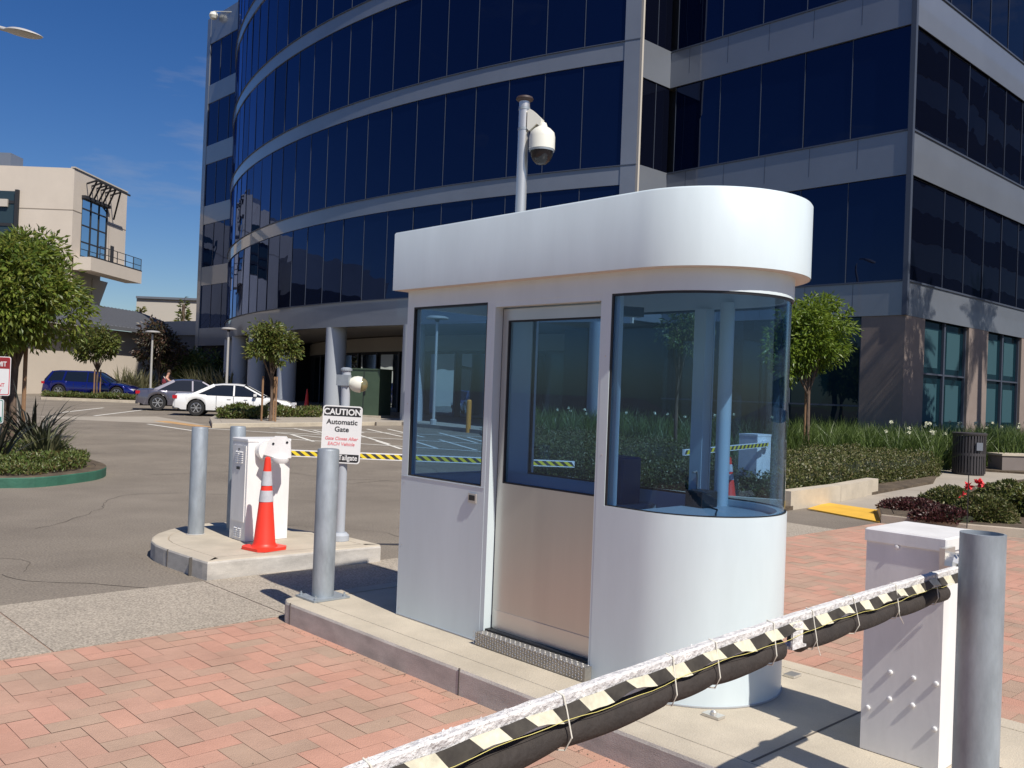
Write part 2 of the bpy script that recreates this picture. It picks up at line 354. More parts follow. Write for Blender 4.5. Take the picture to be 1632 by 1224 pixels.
# concrete band between brick and asphalt, cut in slabs with open joints
bb=MB()
xs=[-8.3,-6.3,-4.3,-2.3,-.3,1.71,3.21,4.7,6.4,8.1,9.8,11.0]
for i in range(len(xs)-1):
    bb.prism([(xs[i]+.006,5.59),(xs[i+1]-.006,5.59),(xs[i+1]-.006,6.90),(xs[i]+.006,6.90)],-.05,.0085)
struct(bb.build('concrete_band',m_agg))
struct(sheet('band_joint',[(-8.3,5.585),(11.0,5.585),(11.0,6.905),(-8.3,6.905)],m_joint,.003))
# brick paving: herringbone of 0.1 x 0.2 pavers laid square to the lane
def herring(x0,x1,y0,y1,cut,b):
    w=.122; g=.0012
    def put(ax,ay,bx,by):
        ax=max(ax,x0); bx=min(bx,x1); ay=max(ay,y0); by=min(by,y1)
        if bx-ax<.012 or by-ay<.012: return
        if cut and not cut((ax+bx)/2,(ay+by)/2): return
        z=.0075+U(-.0007,.0007); t=U(-.0006,.0006)
        e=g
        b.add([(ax+e,ay+e,z+t),(bx-e,ay+e,z),(bx-e,by-e,z-t),(ax+e,by-e,z)],[(0,1,2,3)])
    n=int((x1-x0)/w)+6; m=int((y1-y0)/w)+6
    for j in range(-4,m):
        for i in range(-4,n):
            k=(i-j)%4
            X=x0+i*w; Y=y0+j*w
            if k==0: put(X,Y,X+2*w,Y+w)        # lying paver
            if k==3: put(X,Y,X+w,Y+2*w) if True else None
b=MB(); herring(-1.6,3.12,.9,5.58,None,b)
struct(b.build('brick_paving',m_brick)); struct(sheet('brick_bed',[(-9,-6),(3.12,-6),(3.12,5.58),(-9,5.58)],m_joint,.003))
b=MB(); herring(4.68,12.2,-.2,5.58,lambda x,y: x<12.2 and y<5.58,b)
struct(b.build('exit_lane_paving',m_brick)); struct(sheet('exit_lane_bed',[(4.68,-8),(12.6,-8),(12.6,5.58),(4.68,5.58)],m_joint,.003))
# ================================================================== ISLANDS
def island(name,outline,z1,label=None,h0=-.1,kw=.14,joints=(),mk=m_kerb,mt=m_conc,bev=.02,cat='kerb'):
    # kerb ring with rounded arris and slab inside, in one structure mesh
    n=len(outline); pts=[Vector((x,y,0)) for x,y in outline]
    area=sum(outline[i][0]*outline[(i+1)%n][1]-outline[(i+1)%n][0]*outline[i][1] for i in range(n))
    if area<0: pts=pts[::-1]
    def off(d):
        o=[]
        for i in range(n):
            a=(pts[i]-pts[i-1]).normalized(); c=(pts[(i+1)%n]-pts[i]).normalized()
            n1=Vector((-a.y,a.x,0)); n2=Vector((-c.y,c.x,0)); m=(n1+n2)
            m=m/max(.3,m.dot(n1)) if m.length>1e-4 else n1
            o.append(pts[i]+m*d)
        return o
    bb=MB(); rings=[(0,h0,0),(0,z1-bev,0),(bev*.3,z1-bev*.3,0),(bev,z1,1),(kw,z1,1),(kw+.006,z1-.012,0),(kw+.012,z1-.001,1)]
    vs=[]
    for d,z,_ in rings:
        for p in off(d): vs.append((p.x,p.y,(gz(p.x,p.y) if z>0 else 0)+z))
    fs=[];mi=[]
    for k in range(len(rings)-1):
        for i in range(n):
            j=(i+1)%n; fs.append((k*n+i,k*n+j,(k+1)*n+j,(k+1)*n+i)); mi.append(0 if k<2 else 1)
    k=len(rings)-1; fs.append(tuple(range(k*n,(k+1)*n))); mi.append(1)
    bb.v=vs; bb.f=fs; bb.mi=mi
    o=bb.build(name,[mk,mt]); return struct(o)
# booth island, long and straight
isl=[(3.10,-2.0),(4.70,-2.0),(4.70,5.35),(4.55,5.53),(3.25,5.53),(3.14,5.50),(3.10,5.42)]
island('booth_island',isl,.15)
jb=MB()   # control joints as shallow dark grooves
for y in (5.36,3.62,1.98,.4): jb.box((3.0975,y-.004,.0),(3.1035,y+.004,.149)); 
for y in (1.98,.4): jb.box((3.26,y-.005,.1495),(4.55,y+.005,.1512))
jb.box((4.02,-1.9,.1495),(4.03,1.6,.1512))
struct(jb.build('island_joint',mat('open_seam',(.12,.105,.09),.95)))
isl1=[(3.24,7.0),(3.25,6.93),(4.86,6.84),(4.90,6.9),(4.88,7.37),(4.62,8.3),(4.50,8.6),(4.37,8.75),(4.2,8.82),(4.0,8.8),(3.8,8.72),(3.62,8.6),(3.45,8.44),(3.34,8.28),(3.26,8.10),(3.22,7.9),(3.21,7.7)]
island('gate_island',isl1,.155)
m_seam=mat('dark_seam',(.10,.09,.08),.95)
jb=MB()
for y in (7.18,7.62): jb.box((3.208+.0,y-.004,0),(3.232,y+.004,.15))
struct(jb.build('gate_island_joint',m_seam))
# ================================================================== BOOTH
bx0,bx1,byL,cyR,rr=3.50,4.42,4.73,2.79,.46; cxR=3.96
def boothpath(a,b,off=0.):
    pass
zt,zw0,zw1,zb,zr=2.24,1.045,2.115,.15,.15
BO=thing('guard_booth','white rounded guard booth with blue glass and flat overhanging roof on the kerbed island','guard booth',(3.96,3.5,.15))
t=.05
th0=math.asin((3.015-cyR)/1e9) if False else 0
def frontarc(n=28,off=0.):  # from (3.5,cyR) round the nose to (4.42,cyR)
    return arc(cxR,cyR,rr+off,math.pi,2*math.pi,n)
# lower wall
lw=MB()
lw.wall([(bx0,byL),(bx0,3.925)],zb,zw0,t,0,1)
path=[(bx0,3.07),(bx0,2.9)]+frontarc()+[(bx1,3.07),(bx1,byL),(bx0+.001,byL)]
lw.wall(path,zb,zw0,t,0,1)
lw.build('lower_wall',m_white,BO,smooth=True)
hd=MB(); path=[(bx0,byL-.0),(bx0,2.9)]+frontarc()+[(bx1,3.07),(bx1,byL),(bx0+.001,byL)]
hd.wall(path,zw1,2.235,t,0,1); hd.build('header',m_white,BO,smooth=True)
def post(x0,x1,y0,y1,z0=zw0,z1=zw1,nm='post'):
    return MB().box((x0,y0,z0),(x1,y1,z1)).build(nm,m_white,BO)
post(bx0,bx0+.06,4.665,byL); post(bx0,bx0+.06,3.925,3.957); post(bx0,bx0+.06,3.015,3.07)
post(bx1-.06,bx1,4.46,byL); post(bx1-.09,bx1,3.02,3.10); post(bx0+.06,bx1-.06,byL-.05,byL-.001,zw0,zw0+.001)
# jamb and head filling the door opening
j=MB(); j.box((bx0+.001,3.89,.16),(bx0+.10,3.925,zw1)); j.box((bx0+.001,3.07,.16),(bx0+.10,3.085,zw1)); j.box((bx0+.003,3.085,2.085),(bx0+.10,3.89,zw1)); j.build('door_jamb',m_white,BO)
# door
dr=thing('door',None,None,(3.56,3.5,.3)); del dr['label'],dr['category']; dr.parent=BO; dr.matrix_parent_inverse=Matrix.Translation(-Vector(BO.location))
def dbox(a,b,nm,m,bev=0):
    o=MB().box(a,b,bev=bev).build(nm,m); o.parent=dr; o.matrix_parent_inverse=Matrix.Translation(-Vector((3.56,3.5,.3))) ; return o
dx=bx0+.055
dd=MB(); dd.box((dx,3.835,.237),(dx+.04,3.878,2.075)); dd.box((dx,3.09,.237),(dx+.04,3.112,2.075)); dd.box((dx,3.112,2.01),(dx+.04,3.835,2.075)); dd.box((dx,3.112,.237),(dx+.04,3.835,1.075))
o=dd.build('door_panel',m_door); o.parent=dr; o.matrix_parent_inverse=Matrix.Translation(-Vector((3.56,3.5,.3)))
dbox((dx-.004,3.112,.237),(dx-.0005,3.86,.345),'kick_plate',m_alu)
dbox((dx+.018,3.112,1.075),(dx+.022,3.835,2.01),'door_glass',m_glass)
g_=MB(); 
for a,c in (((dx+.004,3.112,1.075),(dx+.017,3.120,2.01)),((dx+.004,3.827,1.075),(dx+.017,3.835,2.01)),((dx+.004,3.12,1.075),(dx+.017,3.827,1.083)),((dx+.004,3.12,2.0),(dx+.017,3.827,2.01))): g_.box(a,c)
o=g_.build('door_gasket',m_gasket); o.parent=dr; o.matrix_parent_inverse=Matrix.Translation(-Vector((3.56,3.5,.3)))
MB().box((bx0+.062,3.878,.2265),(bx0+.09,3.889,2.08)).build('door_track',m_gasket,BO)
MB().box((bx0+.012,3.091,.226),(bx0+.11,3.889,.2365)).build('sill_gap',m_gasket,BO)
# windows
def window(nm,a,b,fr):  # glass box and gasket boxes
    o=MB().box(a,b).build(nm,m_glass,BO); k=MB()
    for p,q in fr: k.box(p,q)
    k.build('window_gasket',m_gasket,o); return o
gx=bx0+.022
window('window_glass',(gx,3.957,zw0),(gx+.005,4.665,zw1),[((gx-.02,3.957,zw0),(gx-.001,3.966,zw1)),((gx-.02,4.655,zw0),(gx-.001,4.665,zw1)),((gx-.02,3.966,zw0),(gx-.001,4.655,zw0+.008)),((gx-.02,3.966,zw1-.012),(gx-.001,4.655,zw1))])
hx=bx1-.03
window('window_glass',(hx,3.10,zw0),(hx+.005,4.46,zw1),[((hx-.02,3.10,zw0),(hx-.001,3.112,zw1)),((hx-.02,4.45,zw0),(hx-.001,4.46,zw1)),((hx-.02,3.112,zw0),(hx-.001,4.45,zw0+.01)),((hx-.02,3.112,zw1-.012),(hx-.001,4.45,zw1))])
window('window_glass',(3.57,byL-.03,zw0),(4.35,byL-.025,zw1),[((3.56,byL-.05,zw0),(3.57,byL-.031,zw1)),((4.35,byL-.05,zw0),(4.36,byL-.031,zw1))])
cg=MB(); cp=[(bx0+.012,3.015),(bx0+.012,2.85)]+arc(cxR,cyR,rr-.012,math.pi,2*math.pi,30)+[(bx1-.012,3.02)]
cg.wall(cp,zw0,zw1,.004,0,1); cgo=cg.build('curved_glass',m_glass,BO,smooth=True)
k=MB(); cp2=[(bx0+.004,3.006),(bx0+.004,2.85)]+arc(cxR,cyR,rr-.004,math.pi,2*math.pi,30)+[(bx1-.004,3.02)]
k.wall(cp2,zw1-.012,zw1+.001,.006); k.wall(cp2,zw0-.001,zw0+.006,.006); k.box((bx0+.003,3.003,zw0),(bx0+.011,3.015,zw1)); k.build('window_gasket',m_gasket,cgo)
# inside pillar strip lit by the sun, column at back of the nose
MB().box((bx0+.03,2.985,zw0),(bx0+.06,3.0145,zw1)).build('inner_post',m_white,BO)
MB().lathe((4.36,2.90,zw0-.05),[(.04,0),(.04,1.15)],14).build('inner_post',m_white,BO,smooth=True)
# roof
rf=MB(); o_=.075
ro=[(bx0-o_,byL+.07),(bx0-o_,cyR)]+arc(cxR,cyR,rr+o_,math.pi,2*math.pi,40)[1:]+[(bx1+o_,byL+.07)]
n=len(ro)
# ro runs counter-clockwise seen from above?  fascia ring with rounded lip and soffit
def off_(d):
    q=[]
    for i in range(n):
        a=(Vector((*ro[i],0))-Vector((*ro[i-1],0))).normalized(); c=(Vector((*ro[(i+1)%n],0))-Vector((*ro[i],0))).normalized()
        m=Vector((-a.y,a.x,0))+Vector((-c.y,c.x,0)); m=m/max(.5,m.dot(Vector((-a.y,a.x,0)))); q.append((ro[i][0]+m.x*d,ro[i][1]+m.y*d))
    return q
rg=[(0,2.222),(0,2.585),(.006,2.594),(.016,2.597),(.05,2.597),(.06,2.57)]
vs=[];fs=[]
for d,z in rg: vs+=[(x,y,z) for x,y in off_(d)]
for k_ in range(len(rg)-1):
    for i in range(n):
        q=(i+1)%n; fs.append((k_*n+i,k_*n+q,(k_+1)*n+q,(k_+1)*n+i))
fs.append(tuple(range(5*n,6*n)))
rf.add(vs,fs); rf.build('roof_fascia',m_white,BO,smooth=True)
m_sof=mat('booth_soffit',(.60,.54,.48),.7)
sf=MB(); sf.prism(off_(.004),2.2235,2.30); 
vs=[(x,y,2.2225) for x,y in off_(.003)]; sf.add(vs,[tuple(range(n-1,-1,-1))]); sf.build('ceiling',m_sof,BO)
MB().prism([(bx0+.05,3.0),(bx0+.05,cyR)]+arc(cxR,cyR,rr-.05,math.pi,2*math.pi,20)[1:]+[(bx1-.05,byL-.05),(bx0+.05,byL-.05)],.152,.20).build('booth_floor',m_dark,BO)
# step
st=MB(); st.box((bx0-.05,3.058,.152),(bx0-.001,3.90,.225)); st.box((bx0-.001,3.09,.2),(bx0+.10,3.888,.225))
so_=st.build('step',m_plate,BO)
tr=MB()
def loz(c,u,v,nn,s=1):
    c=Vector(c); a=.0095*s; w=.0032*s; h=.0028
    tr.add([c-u*a,c-v*w,c+u*a,c+v*w,c+nn*h],[(0,1,4),(1,2,4),(2,3,4),(3,0,4)])
yd=Vector((0,1,0)); xd=Vector((1,0,0))
for i in range(42):
    for j_ in range(6):
        s=1 if (i+j_)%2 else -1; u=(yd+Z*s).normalized(); v=(yd-Z*s).normalized()
        loz((bx0-.0502,3.08+i*.0203,.162+j_*.0125),u,-v if s>0 else v,Vector((-1,0,0)))
        if j_<6:
            u=(yd+xd*s).normalized(); v=(yd-xd*s).normalized(); loz((bx0-.042+j_*.019,3.08+i*.0193,.2252),u,v,Z)
tr.build('tread_pattern',m_alu,so_)
m_seal=mat('sealant',(.42,.44,.46),.6)
for z_s in (1.035,): 
    q=MB(); q.box((bx0-.002,3.93,z_s),(bx0-.0002,byL-.002,z_s+.003)); q.build('panel_seam',m_seal,BO)
q=MB(); q.wall([(bx0-.0045,byL),(bx0-.0045,3.935)],.151,.158,.004,0,1); q.build('base_sealant',m_seal,BO)
q=MB(); q.wall([(bx0-.0045,3.06),(bx0-.0045,2.9)]+arc(cxR,cyR,rr+.0045,math.pi,2*math.pi,28)+[(bx1+.0045,3.07)],.151,.158,.004,0,1); q.build('base_sealant',m_seal,BO,smooth=True)
for y_s,z_s in ((4.70,1.0),(4.70,.6),(4.70,.2),(4.695,1.5),(4.695,2.0),(3.043,1.3),(3.043,1.8)):
    MB().lathe((bx0-.0005,y_s,z_s),[(.0045,0),(.003,.0015)],8,axis=(-1,0,0)).build('screw',m_alu,BO)
# latch on the panel left of the door
lt=MB(); lt.box((bx0-.010,3.985,.945),(bx0-.0005,4.06,1.0),bev=.003); lto=lt.build('latch_plate',m_alu,BO)
MB().box((bx0-.013,3.998,.958),(bx0-.0101,4.047,.988)).build('latch_recess',m_dark,lto)
# foot brackets
MB().box((4.40,2.44,.151),(4.48,2.50,.163)).build('anchor_bracket',m_alu,BO); fb=MB(); fb.box((3.545,2.33,.151),(3.60,2.42,.163)); fb.lathe((3.565,2.37,.163),[(.014,0),(.014,.012),(.008,.02)],8); fb.build('anchor_bracket',m_alu,BO)
# things inside the booth
ct=MB(); ct.box((bx1-.40,3.35,.93),(bx1-.052,4.66,.965)); ct.box((bx1-.08,3.4,.21),(bx1-.053,4.6,.93)); tag(ct.build('counter',m_counter),'pale counter along the back window inside the guard booth','counter')
ct2=MB(); ct2.prism(arc(cxR,cyR,rr-.06,math.pi,2*math.pi,16)+[(bx1-.06,3.0),(bx0+.06,3.0)],.985,1.01); tag(ct2.build('shelf',m_counter),'curved pale shelf behind the rounded glass of the guard booth','shelf')
tag(MB().box((4.13,2.86,1.012),(4.27,2.98,1.10),bev=.006).build('equipment_box',m_dark),'small black box on the curved shelf behind the rounded booth glass','box')
cb=MB(); cb.box((4.12,3.42,.966),(4.30,3.62,1.24),bev=.01); o=cb.build('office_chair_back',m_navy); tag(o,'dark blue square back with a pale ring mark seen inside the booth','box')
rg_=MB(); P0=Vector((4.11,3.52,1.12)); pts=[P0+Vector((0,math.cos(a)*.03,math.sin(a)*.025)) for a in [i*.5 for i in range(2,12)]]; rg_.tube(pts,.0025,6); rg_.build('ring_mark',m_reflect,o)
sp=MB(); sp.obox(PX(1004,497,3.85),Vector((.9,-.43,0)),Vector((.43,.9,0)),Z,.07,.03,.026); tag(sp.build('ceiling_speaker',m_dark),'black speaker hung from the ceiling behind the booth glass','speaker')
pp_s=MB(); pp_s.box((4.15,3.9,.9655),(4.33,4.14,.969),rot=.2); tag(pp_s.build('papers',m_sign),'sheets of paper lying on the counter inside the guard booth','papers')
cbw=MB(); cbw.tube([(4.20,2.92,1.02),(4.15,2.78,1.013),(4.02,2.70,1.013),(3.9,2.62,1.014),(3.8,2.66,1.013),(3.72,2.8,1.013)],.004,6); tag(cbw.build('cable',m_dark,None,smooth=True),'black cable curling over the curved shelf behind the rounded glass','cable')
hk=MB(); hk.tube([(4.33,3.04,.97),(4.33,3.04,1.16),(4.31,3.035,1.19),(4.27,3.03,1.185)],.006,8); tag(hk.build('window_latch_arm',m_alu,None,smooth=True),'small bright hooked latch arm beside the back post inside the booth','latch')
# roof camera on its mast
Q=thing('camera_mast','steel mast with white dome camera standing on the booth roof','camera mast',(3.96,3.95,2.57))
pm=D(832,300,1); 
pb=PX(829,326,3.96); ptp=PX(837,165,3.96)
mx_,my_=3.96,(pb.y+ptp.y)/2
Q.location=(mx_,my_,2.57); Lw=(Vector((mx_,my_,3))-CAM).dot(fw); prad=8.6/F*Lw
ztop=PY(838,160,my_).z
MB().tube([(mx_,my_,2.56),(mx_,my_,ztop)],prad,20).build('mast',m_alu,Q,smooth=True)
MB().lathe((mx_,my_,ztop-.012),[(prad*1.1,0),(prad*1.55,.010),(prad*1.65,.016),(prad*1.5,.028),(prad*.8,.034)],20).build('mast_cap',mat('rust_brown',(.045,.028,.026),.6),Q,smooth=True)
bk=MB(); 
for zz in (.05,.18): bk.lathe((mx_,my_,ztop-zz-.015),[(prad*1.08,0),(prad*1.08,.015)],20)
bk.build('strap',m_galv,Q,smooth=True)
sc=Lw/F; e1=Vector((rt.x,rt.y,0)).normalized(); e1=(e1*.8-Vector((fw.x,fw.y,0)).normalized()*.35).normalized()
base=Vector((mx_,my_,ztop))
arm_=MB(); a0=base+e1*prad; 
side=[(0,-20),(0,-48),(6,-52),(26,-42),(38,-46),(38,-34),(14,-20),(6,-17)]
prof=[(a0+e1*(x*sc*.62))+Z*(y*sc) for x,y in side]; nn=e1.cross(Z)
k=len(prof); arm_.add([p-nn*.028 for p in prof]+[p+nn*.028 for p in prof],[tuple(range(k-1,-1,-1)),tuple(range(k,2*k))]+[(i,(i+1)%k,k+(i+1)%k,k+i) for i in range(k)])
arm_.build('bracket',m_camw,Q)
cc=a0+e1*(24*sc)+Z*(-44*sc)
MB().lathe(cc+Z*(-38*sc),[(20.5*sc,0),(20.5*sc,20*sc),(19*sc,27*sc),(13*sc,33*sc),(8*sc,36*sc),(6*sc,42*sc)],28).build('camera_housing',m_camw,Q,smooth=True)
MB().lathe(cc+Z*(-41*sc),[(19.6*sc,0),(20.2*sc,3.2*sc)],28).build('trim_ring',m_galv,Q,smooth=True)
MB().lathe(cc+Z*(-41*sc),[(1*sc,-21*sc),(8*sc,-19.5*sc),(14*sc,-14*sc),(17.5*sc,-7*sc),(18.5*sc,0)],28).build('dome',m_dome,Q,smooth=True)
# ================================================================== BOLLARDS
def bollard(p,label,z1=1.165,r_=.074,plate=False,hollow=False):
    g='steel bollards by the gate'
    b=thing('bollard',label,'bollard',p,g)
    x,y,z=p
    m=MB()
    if hollow: m.lathe((x,y,0),[(r_,z-.02),(r_,z1),(r_-.008,z1+.001),(r_-.008,z1-.3)],36,cap=False)
    else: m.lathe((x,y,0),[(r_,z-.02),(r_,z1-.012),(r_-.004,z1-.002),(r_-.014,z1)],36)
    m.build('post',m_galv,b,smooth=True)
    if plate:
        q=MB(); q.box((x-.14,y-.12,z+.001),(x+.14,y+.12,z+.013)); q.build('base_plate',m_galv,b); 
        for i in (-1,1):
            for j_ in (-1,1): MB().lathe((x+i*.112,y+j_*.094,z+.013),[(.012,0),(.012,.012),(.006,.014),(.006,.026)],8).build('bolt',m_galv,b)
    else: MB().lathe((x,y,z+.001),[(r_+.012,0),(r_+.006,.006)],24).build('collar',m_kerb,b)
    return b
bollard((3.36,5.385,.15),'steel bollard bolted by a square plate on the near corner of the booth island',plate=True)
bollard((3.73,8.224,.155),'leftmost steel bollard, left of the white gate cabinet',z1=1.16)
bollard((4.14,8.28,.155),'steel bollard mostly hidden behind the white gate cabinet, only its top showing')
bollard((3.39,1.18,.15),'open-topped steel bollard in front of the large white cabinet at right',z1=1.17,hollow=True)
# ================================================================== GATE CABINETS
def hubarm(): pass
# right cabinet
C2=thing('gate_cabinet','large white barrier cabinet with bolts on its side standing by the nearest bollard','gate cabinet',(3.95,1.6,.15))
def cab2body():
    m=MB(); m.box((3.76,1.447,.152),(4.14,1.770,1.03)); return m
cab2body().build('body',m_cab,C2)
MB().box((3.752,1.439,1.03),(4.148,1.778,1.083),bev=.006).build('lid',m_cab,C2)
bt=[(1.64,1.02),(1.65,.50),(1.555,.50),(1.465,.50),(1.65,.39),(1.74,.33),(1.555,.39),(1.465,.32)]
for y,z in bt: MB().lathe((3.7595,y,z),[(.0105,0),(.0105,.004),(.008,.008),(.003,.0095)],12,axis=(-1,0,0)).build('bolt',m_cab,C2,smooth=True)
hb=MB(); hb.box((3.70,1.425,.93),(3.80,1.446,1.05)); hb.lathe((3.745,1.425,.985),[(.05,0),(.05,.03),(.03,.045)],16,axis=(0,-1,0)); hb.build('arm_bracket',m_alu,C2)
hw=MB()
for i in range(9): hw.lathe((3.71+U(0,.06),1.378,.9+U(0,.16)),[(.006,0),(.006,.012)],6,axis=(0,-1,0.2))
hw.build('fixing',m_galv,C2)
# left cabinet on gate island
C1=thing('gate_cabinet','white barrier cabinet with louvred side beside the orange cone on the far island','gate cabinet',(4.1,7.7,.155))
MB().box((3.905,7.60,.157),(4.33,7.90,1.06)).build('body',m_cab,C1)
MB().box((3.899,7.594,1.06),(4.336,7.906,1.085),bev=.005).build('lid',m_cab,C1)
dr1=MB(); dr1.box((3.896,7.625,.33),(3.904,7.875,1.02)); do=dr1.build('access_door',m_cab,C1)
MB().box((3.893,7.73,.80),(3.8955,7.79,.825)).build('lock_plate',m_dark,do)
MB().lathe((3.896,7.75,.985),[(.008,0),(.008,.008)],10,axis=(-1,0,0)).build('lock',m_dark,do)
for zz,n_ in ((.86,6),(.185,5)):
    for col in (0,1):
        for i in range(n_):
            l_=MB(); y0=7.675+col*.075; z0=zz+i*.019; x_=3.8955 if zz>.5 else 3.9045
            l_.add([(x_,y0,z0),(x_,y0+.055,z0),(x_-.010,y0+.052,z0+.002),(x_-.010,y0+.003,z0+.002),(x_,y0,z0+.012),(x_,y0+.055,z0+.012)],[(0,1,2,3),(3,2,5,4),(0,3,4),(1,5,2)])
            l_.build('louvre',m_cab,C1)
hp=Vector((4.08,7.42,.985))
hb=MB(); ax=Vector((-.5,-.87,0)).normalized()
hb.lathe((4.06,7.597,.985),[(.09,0),(.09,.07)],24,axis=(0,-1,0)); hb.build('arm_hub',m_cab,C1,smooth=True)
cv=MB(); e_=Vector((.85,-.53,0)).normalized(); n_=Vector((-.53,-.85,0))
prof=[(-.10,-.03),(-.06,.10),(-.01,.135),(.09,.135),(.13,.08),(.14,-.055),(.02,-.06)]
pp=[hp+e_*x+Z*z for x,z in prof]; kk=len(pp)
cv.add([p+n_*.04 for p in pp]+[p-n_*.05 for p in pp],[tuple(range(kk)),tuple(range(2*kk-1,kk-1,-1))]+[(i,kk+i,kk+(i+1)%kk,(i+1)%kk) for i in range(kk)]); cv.build('hub_cover',m_cab,C1)
cv=MB(); cv.lathe(hp+e_*.04-Z*.075,[(.07,-.03),(.085,.0),(.085,.02)],18); cv.build('hub_boot',m_cab,C1,smooth=True)
for x,z in ((-.02,.07),(.10,.085)): MB().lathe(hp+e_*x+Z*z+n_*.0405,[(.011,0),(.011,.004)],10,axis=n_).build('fixing',m_dark,C1)
# striped arm 1
def striped_arm(name,p,q,w,label,nst,parts_m=(m_tyel,m_tblk),sl=.06,backm=m_sign,group=None):
    a=thing(name,label,'barrier arm',p,group); p=Vector(p); q=Vector(q); d=(q-p); l=d.length; d.normalize(); n=d.cross(Z).normalized(); u=n.cross(d)
    if n.dot(CAM-p)<0: n=-n
    MB().obox((p+q)/2,d,n,u,l/2,.016,w/2).build('beam',backm,a)
    tb=[MB(),MB()]; s=l/nst
    for i in range(nst):
        x0=i*s; x1=(i+1)*s; o=sl/2
        def P(x,h): return p+d*min(max(x,0),l)+u*h+n*.0165
        h=w*.36; tb[i%2].add([P(x0-o,h),P(x1-o,h),P(x1+o,-h),P(x0+o,-h)],[(0,1,2,3)])
    tb[0].build('yellow_stripes',parts_m[0],a); tb[1].build('black_stripes',parts_m[1],a)
    return a
striped_arm('barrier_arm',D(452,721.5,8.42),D(915,740,8.95),.062,'black and yellow striped barrier arm reaching from the cone side cabinet behind the booth',64,group='barrier arms')
# cabinet 3 with cone and arm at the far kerb
C3=thing('gate_cabinet','white barrier cabinet seen through the rounded booth glass by the hedge','gate cabinet',(12.75,7.85,.05))
MB().box((12.6,7.75,.02),(13.0,8.08,1.05)).build('body',m_cab,C3); MB().box((12.595,7.745,1.05),(13.005,8.085,1.08)).build('lid',m_cab,C3)
MB().lathe((12.78,7.74,.93),[(.07,0),(.07,.07)],16,axis=(0,-1,0)).build('arm_hub',m_cab,C3)
striped_arm('barrier_arm',(12.72,7.64,.93),(9.3,6.75,.93),.075,'striped barrier arm slanting from the cabinet seen through the rounded booth glass',40,group='barrier arms')
# ------------------------------------------------------------------ near arm with foam
A2=thing('barrier_arm','peeling white barrier arm in front with checkered tape and sagging black foam tied beneath','barrier arm',(3.72,1.40,.97),'barrier arms')
def armc(x): # centre line top z and y
    return Vector((x,1.40-.05*(3.75-x),.985+.018*math.sin((x-.9)/2.9*math.pi) if x>.9 else .985-.05*(.9-x)))
def strip(fn,x0,x1,n,build):
    pass
xsA=[.2+i*(3.55/90) for i in range(91)]
def ribbon(b_,x0,x1,za,zb_,ya,n=8,jit=0.,mi=0,up_=False):
    vs=[];
    for i in range(n+1):
        x=x0+(x1-x0)*i/n; c=armc(x)
        j1=jit*noise.noise(Vector((x*9,za*30,1))); j2=jit*noise.noise(Vector((x*9,zb_*30,5)))
        if up_: vs+= [(x,c.y+za+j1,c.z+ya),(x,c.y+zb_+j2,c.z+ya)]
        else: vs+=[(x,c.y+ya,c.z+za+j1),(x,c.y+ya,c.z+zb_+j2)]
    b_.add(vs,[(2*i,2*i+1,2*i+3,2*i+2) for i in range(n)],mi)
bm=MB()
vs=[]; sec=[(-.024,-.052),(-.025,-.004),(-.021,.000),(-.006,.001),(-.003,-.003),(-.002,-.052)]
for x in xsA:
    c=armc(x)
    for dy,dz in sec:
        j_=.0012*noise.noise(Vector((x*25,dy*90,dz*90))); vs.append((x,c.y+dy+j_,c.z+dz+j_))
k=len(sec); fs=[(i*k+j_,i*k+(j_+1)%k,(i+1)*k+(j_+1)%k,(i+1)*k+j_) for i in range(90) for j_ in range(k)]+[tuple(range(k)),tuple(range(91*k-1,90*k-1,-1))]
bm.add(vs,fs); bm.build('beam',m_peel,A2)
fl=MB()   # flakes of peeling film along the top edge
for i in range(300):
    x=U(.3,3.6)
    if R()<.85: x=U(.25,1.35)
    c=armc(x); s=U(.0015,.0055); y=U(-.0258,-.006); z=.001 if y>-.022 else U(-.012,0); a=U(-.6,.6); p=Vector((x,c.y+y-.001,c.z+z)); d1=Vector((math.cos(a),math.sin(a)*.4,U(-.3,.5)))*s; d2=Vector((U(-.4,.4),U(-.6,.2),U(.3,1)))*s
    fl.add([p,p+d1,p+d1+d2,p+d2*.8],[(0,1,2,3)])
stuff(fl.build('peeling_film',mat('peel_film',(.72,.70,.69),.35),A2))
tb=MB(); x=.2; i=0; vs=[]; fs=[]; mi=[]
def TP(xx,h,yy=-.0275): c=armc(xx); return (xx,c.y+yy,c.z+h)
while x<3.66:
    w=.076*U(.9,1.1); o=.012
    for j_ in range(3):
        xa=x+w*j_/3; dr_=.0030*math.sin(xa*17)+.002*math.sin(xa*41); vs+=[TP(xa-.012,-.019+dr_*.5),TP(xa+.018,-.047+dr_*2,-.036)]
        k=len(vs)//2-1; fs.append((2*k,2*k+1,2*k+3,2*k+2)); mi.append(i%2)
    x+=w; i+=1
vs+=[TP(x-.012,-.019),TP(x+.018,-.047,-.036)]
tb.add(vs,fs); tb.mi=mi; tb.build('checkered_tape',[m_tcream,m_tblk],A2)
ties=[.45,.87,1.352,1.743,1.93,2.224,2.454,2.733,3.075,3.451]
